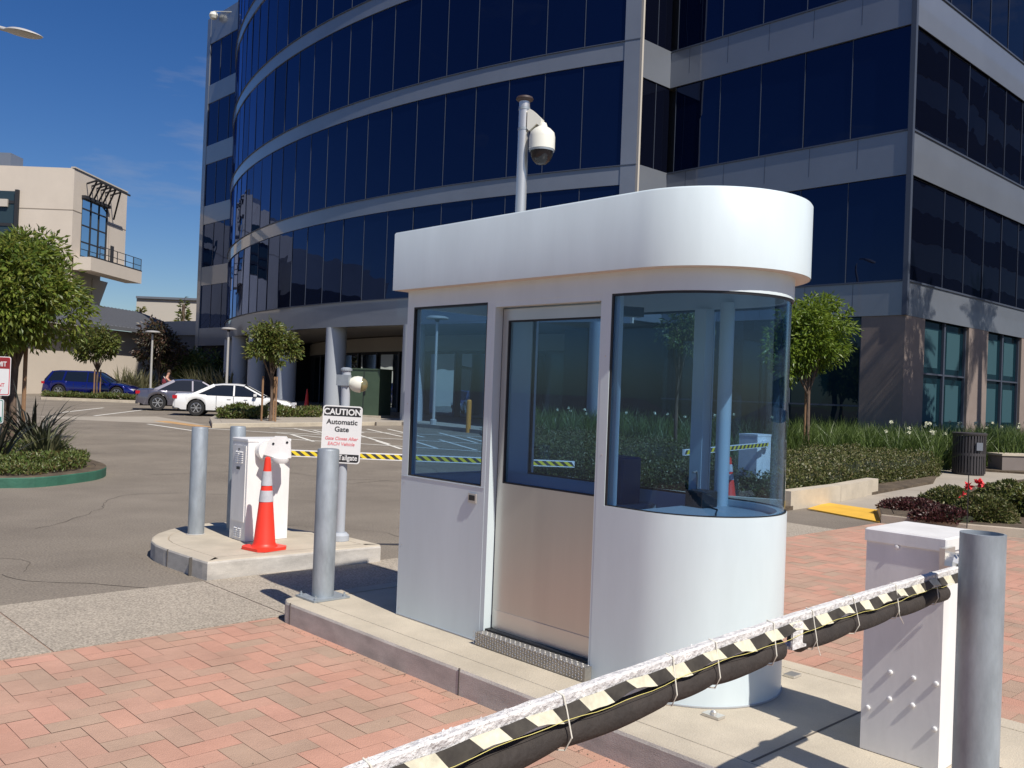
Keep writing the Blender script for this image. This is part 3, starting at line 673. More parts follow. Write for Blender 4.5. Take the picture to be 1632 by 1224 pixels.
def foam(x0,x1):
    b_=MB(); k=max(6,int((x1-x0)/.025)); pts=[];rs=[]
    for i in range(k+1):
        x=x0+(x1-x0)*i/k; c=armc(x)
        # sag between neighbouring ties
        lo=max([q for q in ties if q<=x]+[.1]); hi=min([q for q in ties if q>x]+[3.7]); s=(x-lo)/(hi-lo); sag=.011*math.sin(math.pi*s)**.7*(hi-lo)/.35
        near=min(abs(x-q) for q in ties)
        pts.append((x,c.y-.002,c.z-.083-sag)); rs.append((.0315 if 0<i<k else .018)*(1-.14*math.exp(-(near/.012)**2))*(1+.04*noise.noise(Vector((x*8,2,2)))))
    b_.tube(pts,rs,16); b_.build('foam_bumper',m_foam,A2,smooth=True)
foam(.2,2.318); foam(2.385,3.62)
for q in ties:
    c=armc(q); ln=MB(); tw=U(-.02,.02)
    ln.tube([(q,c.y-.0265,c.z-.001),(q-tw*.5,c.y-.031,c.z-.03),(q-tw,c.y-.042,c.z-.085),(q-tw*.6,c.y-.028,c.z-.113),(q,c.y,c.z-.118),(q,c.y+.028,c.z-.07),(q,c.y+.001,c.z-.03),(q,c.y-.006,c.z+.003),(q,c.y-.0265,c.z-.001)],.0019,6)
    if R()<.3: ln.tube([(q-tw,c.y-.040,c.z-.08),(q-tw+U(-.01,.01),c.y-.046,c.z-.10),(q-tw+U(-.02,.02),c.y-.05,c.z-.12-U(0,.03))],.0012,5)
    ln.build('tie',m_cord,A2,smooth=True)
w_=MB(); w_.tube([tuple(armc(x)+Vector((0,-.036,-.052-.004*math.sin(x*9)-.002*math.sin(x*31)))) for x in [.25+i*.05 for i in range(68)]],.0007,4); w_.build('loose_cord',mat('yellow_cord',(.7,.62,.2),.7),A2)
k=MB(); c=armc(2.35); k.box((2.325,c.y-.034,c.z-.085),(2.38,c.y-.028,c.z-.02)); k.box((2.325,c.y-.034,c.z-.092),(2.40,c.y+.01,c.z-.0851)); k.build('clear_splice',m_peel,A2)
# ================================================================== CONES
def cone(p,h,label,sq=.19,bands=True):
    o=thing('traffic_cone',label,'traffic cone',p,'orange traffic cones'); x,y,z=p
    q=MB(); ring=[]
    for a0 in range(4):
        for d_ in (-.18,.18):
            a=math.pi/4+a0*math.pi/2+d_+math.radians(10); ring.append((x+sq*1.3*math.cos(a),y+sq*1.3*math.sin(a)))
    q.prism(ring,z+.001,z+.026); q.build('base',m_orange,o)
    rb=sq*.66; rt_=.024
    def r_(t): return rb+(rt_-rb)*t
    segs=[(0,.02,m_orange,0),(.0,.565,m_orange,0)]
    MB().lathe((x,y,z+.026),[(rb*1.22,0),(rb*1.06,.012),(r_(.03),.03),(r_(.99),(h-.026)*.985),(.012,h-.026)],32).build('cone_body',m_orange,o,smooth=True)
    if bands:
        for a,c in ((.50,.625),(.68,.84)):
            hh=h-.026; MB().lathe((x,y,z+.026),[(r_(a)+.003,hh*a),(r_(c)+.003,hh*c)],32,cap=False).build('reflective_band',m_reflect,o,smooth=True)
    return o
cone((3.895,7.215,.155),.80,'tall orange cone with two grey bands in front of the louvred white cabinet',sq=.145)
cone((12.15,7.95,.0),.72,'orange cone beside the cabinet seen through the rounded booth glass')
# ================================================================== CAMERA POST WITH SIGN
SP=thing('camera_post','short pale post with a side mounted dome camera behind the caution sign','camera post',(4.69,7.26,.155))
MB().tube([(4.69,7.26,.155),(4.69,7.26,1.74)],.043,20).build('post',m_col,SP,smooth=True)
MB().lathe((4.69,7.26,.156),[(.085,0),(.085,.05),(.06,.075)],20).build('base_flange',m_col,SP,smooth=True)
MB().lathe((4.69,7.26,1.74),[(.055,0),(.055,.018),(.03,.03)],16).build('post_cap',m_galv,SP)
cdir=Vector((.80,-.60,-.12)).normalized(); cp_=Vector((4.69,7.26,1.63))
MB().lathe(cp_+cdir*.03,[(.04,0),(.066,.035),(.076,.07),(.076,.115)],20,axis=cdir).build('camera_housing',m_camw,SP,smooth=True)
MB().lathe(cp_+cdir*.142,[(.066,0),(.063,.024),(.045,.05),(.016,.062)],20,axis=cdir).build('dome',m_gold,SP,smooth=True)
MB().box((4.63,7.20,1.6),(4.70,7.32,1.70),rot=.6).build('bracket',m_galv,SP)
sn=-Vector((fw.x,fw.y,0)).normalized(); sx_=Vector((-sn.y,sn.x,0)); 
if sx_.dot(rt)<0: sx_=-sx_
tl=math.radians(-1.0); sX=(sx_*math.cos(tl)+Z*math.sin(tl)); sY=(Z*math.cos(tl)-sx_*math.sin(tl))
sc_=Vector((4.69,7.26,0))+sn*.060; sg=8.37/F
sgc=PL(544.2,692.5,sc_,sn)
SG=thing('caution_sign','white caution sign with black heading fixed on the pale camera post','sign',sgc)
w2,h2=.183,.267
def rrect(w,h,r,n=5):
    o=[]
    for cx,cy,a in ((w-r,h-r,0),(-w+r,h-r,90),(-w+r,-h+r,180),(w-r,-h+r,270)):
        for i in range(n+1):
            t_=math.radians(a+90*i/n); o.append((cx+r*math.cos(t_),cy+r*math.sin(t_)))
    return o
def plate(poly,c,X,Y,Nn,d0,d1,nm,m,parent):
    b_=MB(); n=len(poly); vs=[c+X*x+Y*y+Nn*d0 for x,y in poly]+[c+X*x+Y*y+Nn*d1 for x,y in poly]
    b_.add(vs,[tuple(range(n,2*n)),tuple(range(n-1,-1,-1))]+[(i,(i+1)%n,n+(i+1)%n,n+i) for i in range(n)]); return b_.build(nm,m,parent)
plate(rrect(w2,h2,.03),sgc,sX,sY,sn,-.003,0,'panel',m_sign,SG)
plate([(x,min(max(y,h2-.098),h2-.012)) for x,y in rrect(w2-.012,h2-.012,.022)],sgc,sX,sY,sn,.0004,.0012,'heading_band',m_sblk,SG)
plate([(x,max(min(y,-h2+.085),-h2+.012)) for x,y in rrect(w2-.012,h2-.012,.022)],sgc,sX,sY,sn,.0004,.0012,'footer_band',m_sblk,SG)
def stx(tx,size,m,x,y,bold,sx=1,shear=0,d=.0022):
    text_mesh('lettering',tx,size,m,sgc+sX*x+sY*y+sn*d,sX,sY,SG,bold=bold,sx=sx,shear=shear)
stx('CAUTION',.078,m_sign,0,h2-.084,.0022,.98)
stx('Automatic',.066,m_sblk,0,.094,.0012,1.03,d=.0012); stx('Gate',.066,m_sblk,0,.026,.0012,1.03,d=.0012)
stx('Gate Closes After',.043,m_spink,0,-.052,.0008,.96,.2,d=.0012); stx('EACH Vehicle',.044,m_spink,0,-.102,.0008,.98,.2,d=.0012)
stx('Tailgate',.068,m_sign,.07,-h2+.032,.0012,.82)
# ================================================================== MAIN BUILDING
OB=thing('office_building','large dark blue glass office tower with grey bands and a curved facade','office building',(25,20,.1))
CX,CY,CR=64.8,33.5,44.
def cpt(s,r=CR): a=s/CR; return (CX-r*math.cos(a),CY+r*math.sin(a))   # s arc length, + to the left
S0,S1=-14.62,26.5
def carc(s0,s1,n,r=CR): return [cpt(s0+(s1-s0)*i/n,r) for i in range(n+1)]
ftop=[5.1,9.25,13.4,17.5,21.65,25.8]; fbotC=[4.05,8.60,12.75,16.85,21.0,25.0]; fbotB=[4.12,8.0,12.15,16.25,20.4,24.5]
XB,YB=24.85,10.85
for i in range(6):
    z0,z1=fbotC[i],ftop[i]+(.6 if i==5 else 0)
    b_=MB(); b_.wall(carc(S1,S0,60,CR-(0.0 if i else .02)),z0,z1,.25,0,1); o=b_.build('spandrel',m_panel,OB,smooth=True)
    c_=MB(); c_.wall(carc(S1,S0,60,CR+.045),z1-.03,z1,.05,0,1); c_.build('sill',m_mull,o,smooth=True)
    z0,z1=fbotB[i],ftop[i]+(.8 if i==5 else 0)
    b_=MB(); b_.box((XB-.03,YB,z0),(XB+.2,19.12,z1)); o=b_.build('spandrel',m_panel,OB)
    MB().box((XB-.06,YB-.03,z1-.05),(XB-.031,19.1,z1)).build('sill',m_mull,o)
    b_=MB(); b_.box((XB-.03,YB-.03,z0),(62,YB-.0005,z1)); o=b_.build('spandrel',m_panel2,OB)
    MB().box((XB-.06,YB-.065,z1-.05),(62,YB-.0305,z1)).build('sill',m_mull,o)
    # reveal between curve and block
    b_=MB(); x0=cpt(S0)[0]; b_.box((x0+.02,19.125,z0),(XB+.3,19.3,z1)); b_.build('spandrel',m_panel2,OB)
    # thin panel joints
    if i<4:
        for y in [12.35,13.85,15.35,16.85,18.35]: MB().box((XB-.033,y-.008,ftop[i]-.9),(XB-.0305,y+.008,ftop[i]-.06)).build('panel_joint',m_mull,OB)
    # dark backing behind each glazing band
# vertical fins at corner and curve end
e0=cpt(S0); e1_=cpt(S0+.55)
b_=MB(); b_.wall([cpt(S0+.55,CR+.03),cpt(S0+.27,CR+.03),cpt(S0,CR+.03)],4.0,27,.24,0,1); b_.build('corner_panel',m_panel,OB)
b_=MB(); b_.box((e0[0]-.03,e0[1]-.10,4.0),(e0[0]+.05,e0[1]-.001,27)); b_.build('corner_trim',m_cream2,OB)
b_=MB(); b_.box((XB-.075,YB-.08,4.12),(XB+.05,YB+.06,27)); b_.build('corner_trim',m_mull,OB)
# windows: each pane an object
panes=[]
for i in range(5):
    z0,z1=ftop[i],fbotC[i+1]
    s=S0+.55
    k=0
    while s<S1-.2:
        s2=min(s+1.5,S1); panes.append(('c',s,s2,z0,z1)); s=s2; k+=1
    z1=fbotB[i+1]
    ys=[YB+.06,12.62,14.12,15.62,17.12,18.9]
    for a in range(len(ys)-1): panes.append(('b',ys[a],ys[a+1],z0,z1))
    xs_=[XB+.05,27.34]+[27.34+1.56*q for q in range(1,9)]
    for a in range(len(xs_)-1): panes.append(('r',xs_[a],xs_[a+1],z0,z1))
    panes.append(('v',x0+.05,x0+.9,z0,z1)); panes.append(('v',x0+.9,XB,z0,z1))
def pane_c(p):
    t_,a,b_,z0,z1=p; z=(z0+z1)/2
    if t_=='c': q=cpt((a+b_)/2); return Vector((q[0],q[1],z))
    if t_=='b': return Vector((XB,(a+b_)/2,z))
    if t_=='r': return Vector(((a+b_)/2,YB,z))
    return Vector(((a+b_)/2,19.12,z))
def inview(p):
    x,y,w=proj(pane_c(p)); return w>0 and -60<x<1700 and -170<y<760
def pane_mesh(p,b_):
    t_,a,c_,z0,z1=p; j=lambda:U(-.010,.010)
    if t_=='c':
        A=Vector((*cpt(a,CR-.045),0)); B=Vector((*cpt(c_,CR-.045),0)); 
    elif t_=='b': A=Vector((XB+.04,a,0)); B=Vector((XB+.04,c_,0))
    elif t_=='r': B=Vector((a,YB+.04,0)); A=Vector((c_,YB+.04,0))
    else: B=Vector((a,19.17,0)); A=Vector((c_,19.17,0))
    d=(B-A).normalized(); n_=Vector((-d.y,d.x,0))   # outward
    if n_.dot(Vector((CX,CY+2,0))-A)>0 and t_=='c': n_=-n_
    if t_=='b': n_=Vector((-1,0,0))
    if t_ in 'rv': n_=Vector((0,-1,0))
    vs=[]
    for q,z in ((A,z0),(B,z0),(B,z1),(A,z1)): vs.append(q+Z*z+n_*j())
    b_.add(vs,[(0,1,2,3)] if (vs[1]-vs[0]).cross(vs[3]-vs[0]).dot(n_)>0 else [(3,2,1,0)],0)
    b_.obox(B+Z*((z0+z1)/2)+n_*.012,d,n_,Z,.010,.008,(z1-z0)/2,1)
pv=sorted([p for p in panes if inview(p)],key=lambda p:pane_c(p).length)
near=pv[:98]; ns=set(near)
for p in near:
    b_=MB(); pane_mesh(p,b_); b_.build('window',[m_bg3 if p[0] in 'rv' else m_bg1,m_mull],OB)
rest=[p for p in panes if p not in ns]
for nm,kk_ in (('distant_windows','cb'),('end_windows','rv')):
    b_=MB()
    for p in rest:
        if p[0] in kk_: pane_mesh(p,b_)
    o=b_.build(nm,[m_bg1 if kk_=='cb' else m_bg3,m_mull],OB); o['kind']='stuff'
# solid core so that nothing shows through
b_=MB(); b_.prism([cpt(S1,CR-.4)]+carc(S1-1,S0,40,CR-.4)+[(e0[0]+.4,19.4),(60,19.4),(60,60)],4.2,26.3); b_.build('core',m_black,OB)
b_=MB(); b_.box((XB+.3,YB+.3,.1),(61,19.5,26.5)); b_.build('core',m_black,OB)
# left rear block
XL,YL0,YL1=26.75,50.,60.2
for i in range(6):
    z1=ftop[i]+(.5 if i==5 else 0); z0=fbotB[i]-(.0 if i else .2)
    MB().box((XL-.05,YL0,z0),(XL+.2,YL1,z1)).build('spandrel',m_panel,OB)
for i in range(5):
    for a in range(5):
        y0=YL1-.5-1.55*(a+1); b_=MB(); vs=[Vector((XL+U(0,.006),y,z)) for y,z in ((y0,ftop[i]),(y0+1.55,ftop[i]),(y0+1.55,fbotB[i+1]),(y0,fbotB[i+1]))]
        b_.add(vs,[(3,2,1,0)]); b_.box((XL-.02,y0-.02,ftop[i]),(XL-.001,y0+.02,fbotB[i+1]),1)
        MBo=b_
        if a<2: b_.build('window',[m_bg1,m_mull],OB)
        else:
            o=b_.build('rear_windows',[m_bg1,m_mull],OB)
MB().box((XL-.07,YL1-.5,.3),(XL+.3,YL1,26.3)).build('corner_panel',m_panel,OB)
MB().box((XL+.25,YL0,.3),(60,YL1-.02,26.2)).build('core',m_black,OB)
# white sphere camera at the parapet
q=D(340.5,25,61); tag(MB().lathe(q,[(.05,.25),(.22,.2),(.3,0),(.22,-.2),(.05,-.28)],14).build('roof_camera',m_camw,None,smooth=True),'small white globe camera hung from the top left corner of the glass tower','camera')
MB().beam(q+Z*.3,PX(372,19,XL)+Vector((0,0,.0)),.05,.05).build('camera_arm',m_camw,bpy.data.objects['roof_camera'])
# ground floor: columns, recess wall, soffit
for s_ in (-13.45,-9.2,-4.98,.24,4.9,9.31,13.6,18):
    x,y=cpt(s_,CR-.42); z=gz(x,y)+.1
    MB().lathe((x,y,0),[(.44,z-.3),(.44,4.06)],28).build('column',m_col,OB,smooth=True)
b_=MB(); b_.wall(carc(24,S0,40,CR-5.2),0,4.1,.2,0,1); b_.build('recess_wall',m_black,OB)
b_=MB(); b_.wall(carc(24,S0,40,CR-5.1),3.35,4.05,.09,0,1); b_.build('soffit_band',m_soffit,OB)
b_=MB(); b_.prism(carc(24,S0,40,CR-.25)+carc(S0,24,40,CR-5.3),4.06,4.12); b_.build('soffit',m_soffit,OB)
b_=MB(); b_.prism(carc(24,S0,40,CR-.25)+carc(S0,24,40,CR-5.3),4.05,4.06); 
for s_ in [-12+2.4*i for i in range(12)]:
    q=MB(); A=cpt(s_,CR-5.08); B=cpt(s_+1.9,CR-5.08); q.add([(A[0],A[1],.4),(B[0],B[1],.4),(B[0],B[1],3.2),(A[0],A[1],3.2)],[(0,1,2,3)]); q.tube([(A[0],A[1],.3),(A[0],A[1],3.3)],.04,6,1); q.build('entrance_glass',[m_bg2,m_mull],OB)
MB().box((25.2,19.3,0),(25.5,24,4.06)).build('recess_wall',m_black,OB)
# ground floor of right block
gl_=lambda a,b_,z0,z1,nm='shop_window',fr=True: None
MB().box((XB,YB+.001,.0),(XB+.12,12.07,4.12)).build('stone_pier',m_stone,OB)
def shopL(y0,y1):
    q=MB(); q.add([(XB+.12,y0,.2),(XB+.12,y1,.2),(XB+.12,y1,4.12),(XB+.12,y0,4.12)],[(3,2,1,0)]); q.box((XB+.05,y0,.2),(XB+.11,y0+.05,4.12),1); q.box((XB+.06,y0+.05,1.55),(XB+.11,y1,1.60),1); q.build('shop_window',[m_bg2,m_mull],OB)
for y0,y1 in ((12.07,14.3),(14.3,16.5),(16.5,19.1)): shopL(y0,y1)
MB().box((XB+.001,YB-.02,.0),(26.15,YB+.12,4.12)).build('stone_pier',m_stone,OB)
MB().box((29.4,YB-.02,.0),(31.0,YB+.12,4.12)).build('stone_pier',m_stone,OB); MB().box((34.1,YB-.02,.0),(36.0,YB+.12,4.12)).build('stone_pier',m_stone,OB)
for x0_,x1_ in ((26.15,29.4),(31.0,34.1)):
    xm=(x0_+x1_)/2
    for a,c_ in ((x0_,xm),(xm,x1_)):
        for z0,z1 in ((.2,2.55),(2.55,4.12)):
            q=MB(); q.add([(a,YB+.14,z0),(c_,YB+.14,z0),(c_,YB+.14,z1),(a,YB+.14,z1)],[(0,1,2,3)],0)
            q.box((a+.0,YB+.06,z0),(a+.05,YB+.135,z1),1); q.box((c_-.05,YB+.06,z0),(c_-.001,YB+.135,z1),1); q.box((a+.05,YB+.07,z0),(c_-.05,YB+.134,z0+.05),1)
            q.add([(a+.35,YB+.137,z1-.25-1.1),(c_-.3,YB+.137,z1-.25-1.1),(c_-.3,YB+.137,z1-.25),(a+.35,YB+.137,z1-.25)],[(0,1,2,3)],2)
            q.build('shop_window',[m_bg2,m_mull,m_blind],OB)
# ================================================================== NEIGHBOUR BUILDINGS
CB=thing('stucco_building','cream stucco building with a corner balcony and angled steel sunshade','building',at(119,75))
c0=D(119,268,75); c0=Vector((c0.x,c0.y,0)); ztop=D(119,268,75).z
u1=Vector((math.cos(math.radians(136.8)),math.sin(math.radians(136.8)),0)); u2=Vector((math.cos(math.radians(44.2)),math.sin(math.radians(44.2)),0))
nL=Vector((u1.y,-u1.x,0)); nL=nL if nL.dot(CAM-c0)>0 else -nL
nR=Vector((u2.y,-u2.x,0)); nR=nR if nR.dot(CAM-c0)>0 else -nR
def onR(px,py): q=PL(px,py,c0,nR); return (q-c0).dot(u2),q.z
def onL(px,py): q=PL(px,py,c0,nL); return (q-c0).dot(u1),q.z
LR=onR(203,308)[0]
zbal=onR(122,410)[1]
poly=[c0,c0+u2*LR,c0+u2*LR+u1*45,c0+u1*45]
MB().prism([(p.x,p.y) for p in poly],zbal,ztop).build('wall',m_cream,CB)
MB().prism([(p.x,p.y) for p in [c0-nR*1.6+u1*.3,c0+u2*(LR*.87)-nR*1.6,c0+u2*(LR*.87)+u1*45,c0+u1*45]],0,zbal).build('lower_wall',m_cream2,CB)
MB().prism([(p.x,p.y) for p in [c0+u1*.2,c0+u1*45,c0+u1*45-nL*2,c0+u1*.2-nL*2]],0,zbal).build('side_wall',m_cream,CB)
def slabR(x0,x1,z0,z1,d0,d1,nm,m,par=CB):
    q=MB(); 
    vs=[c0+u2*x+nR*d+Z*z for z in (z0,z1) for x,d in ((x0,d0),(x1,d0),(x1,d1),(x0,d1))]
    q.add(vs,[(3,2,1,0),(4,5,6,7),(0,1,5,4),(1,2,6,5),(2,3,7,6),(3,0,4,7)]); return q.build(nm,m,par)
def slabL(x0,x1,z0,z1,d0,d1,nm,m,par=CB):
    q=MB(); vs=[c0+u1*x+nL*d+Z*z for z in (z0,z1) for x,d in ((x0,d0),(x1,d0),(x1,d1),(x0,d1))]
    q.add(vs,[(3,2,1,0),(4,5,6,7),(0,1,5,4),(1,2,6,5),(2,3,7,6),(3,0,4,7)]); return q.build(nm,m,par)
m_cgl=mirror_glass('stucco_bldg_glass',(.03,.05,.06),(.7,.8,.85),1.5)
a=onR(131,316); b2=onR(167,330)
wr=slabR(a[0],b2[0]+.3,zbal+.1,a[1],.01,.06,'window',m_cgl)
for i in range(1,4): 
    x=a[0]+(b2[0]+.3-a[0])*i/3; slabR(x-.06,x+.06,zbal+.1,a[1],.061,.12,'mullion',m_black,wr)
for i in range(1,4):
    z=zbal+(a[1]-zbal)*i/3.6; slabR(a[0],b2[0]+.3,z-.06,z+.06,.062,.10,'mullion',m_black,wr)
slabR(a[0]-.1,b2[0]+.5,a[1],a[1]+.25,.01,.35,'window_head',m_black)
q1=onR(178,392); slabR(q1[0]-.25,q1[0]+.35,zbal,q1[1],.01,.05,'door',m_black)
for px_,py_ in ((100,338),): 
    z=onR(125,338)[1]; slabR(0,LR,z-.03,z+.03,.004,.02,'panel_joint',m_tan); slabL(0,44,z-.03,z+.03,.004,.02,'panel_joint',m_tan)
# balcony slab, soffit and railing
bl=LR*1.04
bs_=slabR(.4,bl,zbal-1.1,zbal,.0,1.5,'balcony',m_cream)
slabR(.4,bl,zbal-.0,zbal+.12,1.35,1.5,'coping',m_black,bs_)
rl=MB(); 
for z in (.55,1.15): rl.beam(c0+u2*2+nR*1.4+Z*(zbal+z),c0+u2*bl+nR*1.4+Z*(zbal+z),.05,.05)
for i in range(6): x=2+(bl-2)*i/5; rl.beam(c0+u2*x+nR*1.4+Z*zbal,c0+u2*x+nR*1.4+Z*(zbal+1.15),.06,.06,upv=(1,0,0))
rl.build('railing',m_black,bs_)
gq=slabR(bl-1.6,bl-.05,zbal+.15,zbal+1.1,1.38,1.41,'glass_panel',m_cgl,bs_)
slabR(1.0,LR*.45,zbal-5.5,zbal-1.15,-1.55,-1.4,'window',m_cgl)
# tapered bracket under the balcony
q=MB(); P_=[(LR*.72,zbal-1.1),(LR*1.02,zbal-1.1),(LR*.88,zbal-3.2),(LR*.87,0),(LR*.72,0)]
vs=[c0+u2*x+nR*(-1.58)+Z*z for x,z in P_]+[c0+u2*x+nR*(-4)+Z*z for x,z in P_]; q.add(vs,[tuple(range(5)),tuple(range(9,4,-1))]+[(i,5+i,5+(i+1)%5,(i+1)%5) for i in range(5)]); q.build('buttress',m_cream2,CB)
# sunshade: bent steel ribs
for i,(xa,ya,xb,yb) in enumerate([(132,290,138,318),(140,294,146,321),(148,298,154,324),(155,301,160,328),(162,305,168,333),(170,309,179,350)]):
    p=onR(xa,ya); q2=onR(xb,yb); rb=MB(); A=c0+u2*(p[0]+.6)+nR*.05+Z*(p[1]); Bq=c0+u2*(p[0]-.3)+nR*1.4+Z*(p[1]+.1); Cq=c0+u2*q2[0]+nR*.12+Z*q2[1]
    rb.beam(A,Bq,.1,.12); rb.beam(Bq,Cq,.1,.12,upv=(1,0,0)); rb.build('sunshade_rib',m_black,CB)
p=onR(132,290); q2=onR(183,308); rb=MB(); rb.beam(c0+u2*(p[0]-.3)+nR*1.4+Z*(p[1]+.1),c0+u2*(q2[0])+nR*1.4+Z*(p[1]+.1),.12,.14); rb.build('sunshade_rail',m_black,CB)
a=onL(27,305); b2=onL(-150,290); wl=slabL(a[0],a[0]+14,onL(20,396)[1],a[1],.01,.06,'window',m_cgl)
for z in (onL(10,322)[1],onL(10,358)[1],onL(10,376)[1]): slabL(a[0],a[0]+14,z-.12,z+.12,.061,.12,'mullion',m_black,wl)
slabL(a[0]+.6,a[0]+13,onL(10,330)[1],onL(10,322)[1]+.2,.125,.3,'ledge',m_cream2,wl)
slabL(a[0]-.25,a[0],onL(20,396)[1],a[1]+.1,.01,.3,'window_side',m_black,wl)
q=D(5,262,80); MB().obox(q+Z*.0,u1,nL,Z,1.2,1,.8).build('roof_vent',m_panel,CB)
# low building with metal roof
LB=thing('low_building','low cream building under a grey standing seam metal roof behind the blue car','building',at(190,68))
pA=D(60,503,54); pB=D(262,531,67); dv=(pB-pA); dv.z=0; dv.normalize(); nv=Vector((dv.y,-dv.x,0)); nv=nv if nv.dot(CAM-pA)>0 else -nv
zE=D(150,516,59.5).z
w0=Vector((pA.x,pA.y,0))-dv*30-nv*1.0; w1=Vector((pB.x,pB.y,0))+dv*6-nv*1.0
MB().prism([(p.x,p.y) for p in (w0,w1,w1-nv*10,w0-nv*10)],0,zE-.2).build('wall',m_cream,LB)
e0_=w0+nv*1.0; e1q=w1+nv*1.0
rfz=zE+1.9
q=MB(); r1=e1q-nv*6; r0_=e0_-nv*6
q.add([e0_+Z*zE,e1q+Z*zE,r1+Z*rfz,r0_+Z*rfz,e0_+Z*(zE-.25),e1q+Z*(zE-.25)],[(0,1,2,3),(4,5,1,0)]); ro_=q.build('roof',m_roof,LB)
sm=MB(); Lh=(e1q-e0_).length; k=int(Lh/.45)
for i in range(k):
    p=e0_+dv*(i*.45); sm.beam(p+Z*(zE+.03),p-nv*6+Z*(rfz+.03),.05,.06)
sm.build('roof_seams',m_roof,ro_)
q=w0+dv*20; 
for a_ in (8,13): slab=MB(); pz=w0+dv*a_+nv*.02; slab.add([pz+Z*.3,pz+dv*3+Z*.3,pz+dv*3+Z*3.4,pz+Z*3.4],[(0,1,2,3)]); slab.build('doorway',m_black,LB)
q=D(218,472,105); q2=D(330,472,105); zz=q.z
WB=MB(); a_=Vector((q.x,q.y,0)); b3=Vector((q2.x,q2.y,0)); bk_=Vector((fw.x,fw.y,0)).normalized()*12; WB.prism([(p.x,p.y) for p in (a_,b3,b3+bk_,a_+bk_)],0,zz-.25); wbo=tag(WB.build('flat_building',m_cream2),'pale flat roofed building showing above the metal roof','building')
q_=MB(); q_.prism([(p.x,p.y) for p in (a_-bk_*.02,b3-bk_*.02,b3+bk_,a_+bk_)],zz-.25,zz); q_.build('parapet_cap',m_panel,wbo)
# grey annex joined to tower
AN=thing('grey_annex','dark grey low annex with a pale window strip at the foot of the tower','building',at(290,66))
a_=at(262,66); b3=at(372,62); dd_=(b3-a_); dd_.z=0; dd_.normalize(); nn_=Vector((dd_.y,-dd_.x,0)); nn_=nn_ if nn_.dot(CAM-a_)>0 else -nn_
a_.z=b3.z=0; z1=D(290,512,65).z
MB().prism([(p.x,p.y) for p in (a_,b3,b3-nn_*10,a_-nn_*10)],0,z1).build('wall',m_greybld,AN)
z2=D(290,560,65).z
q=MB(); q.obox((a_+b3)/2+nn_*.05+Z*(z1-.5),dd_,nn_,Z,(b3-a_).length/2,.1,.5); q.build('parapet_cap',m_panel,AN)
wa=PL(316,556,a_+nn_*.03,nn_); wb=PL(360,590,a_+nn_*.03,nn_)
for i in range(4):
    A=Vector((wa.x,wa.y,0)).lerp(Vector((wb.x,wb.y,0)),i/4); B=Vector((wa.x,wa.y,0)).lerp(Vector((wb.x,wb.y,0)),(i+.92)/4)
    q=MB(); q.add([A+Z*wb.z,B+Z*wb.z,B+Z*wa.z,A+Z*wa.z],[(0,1,2,3)]); q.build('window',mat('pale_blind',(.16,.155,.14),.8) if i==0 else bpy.data.materials['pale_blind'],AN)
# buildings outside the frame that the glass mirrors
def bandbox(label,x0,x1,y0,y1,h,mw,mg,z00=0.):
    t_=thing('office_block',label,'building',((x0+x1)/2,(y0+y1)/2,0)); MB().box((x0,y0,0),(x1,y1,h)).build('wall',mw,t_)
    z=1.2
    while z+2.4<h: MB().box((x0-.05,y0-.05,z),(x1+.05,y1+.05,z+2.1)).build('window_band',mg,t_); z+=4.1
bandbox('grey office block left of the view',-38,4,84,104,15,m_panel2,m_black)
bandbox('dark glass block right of the view',62,120,-45,-6,30,m_panel,m_bg3)
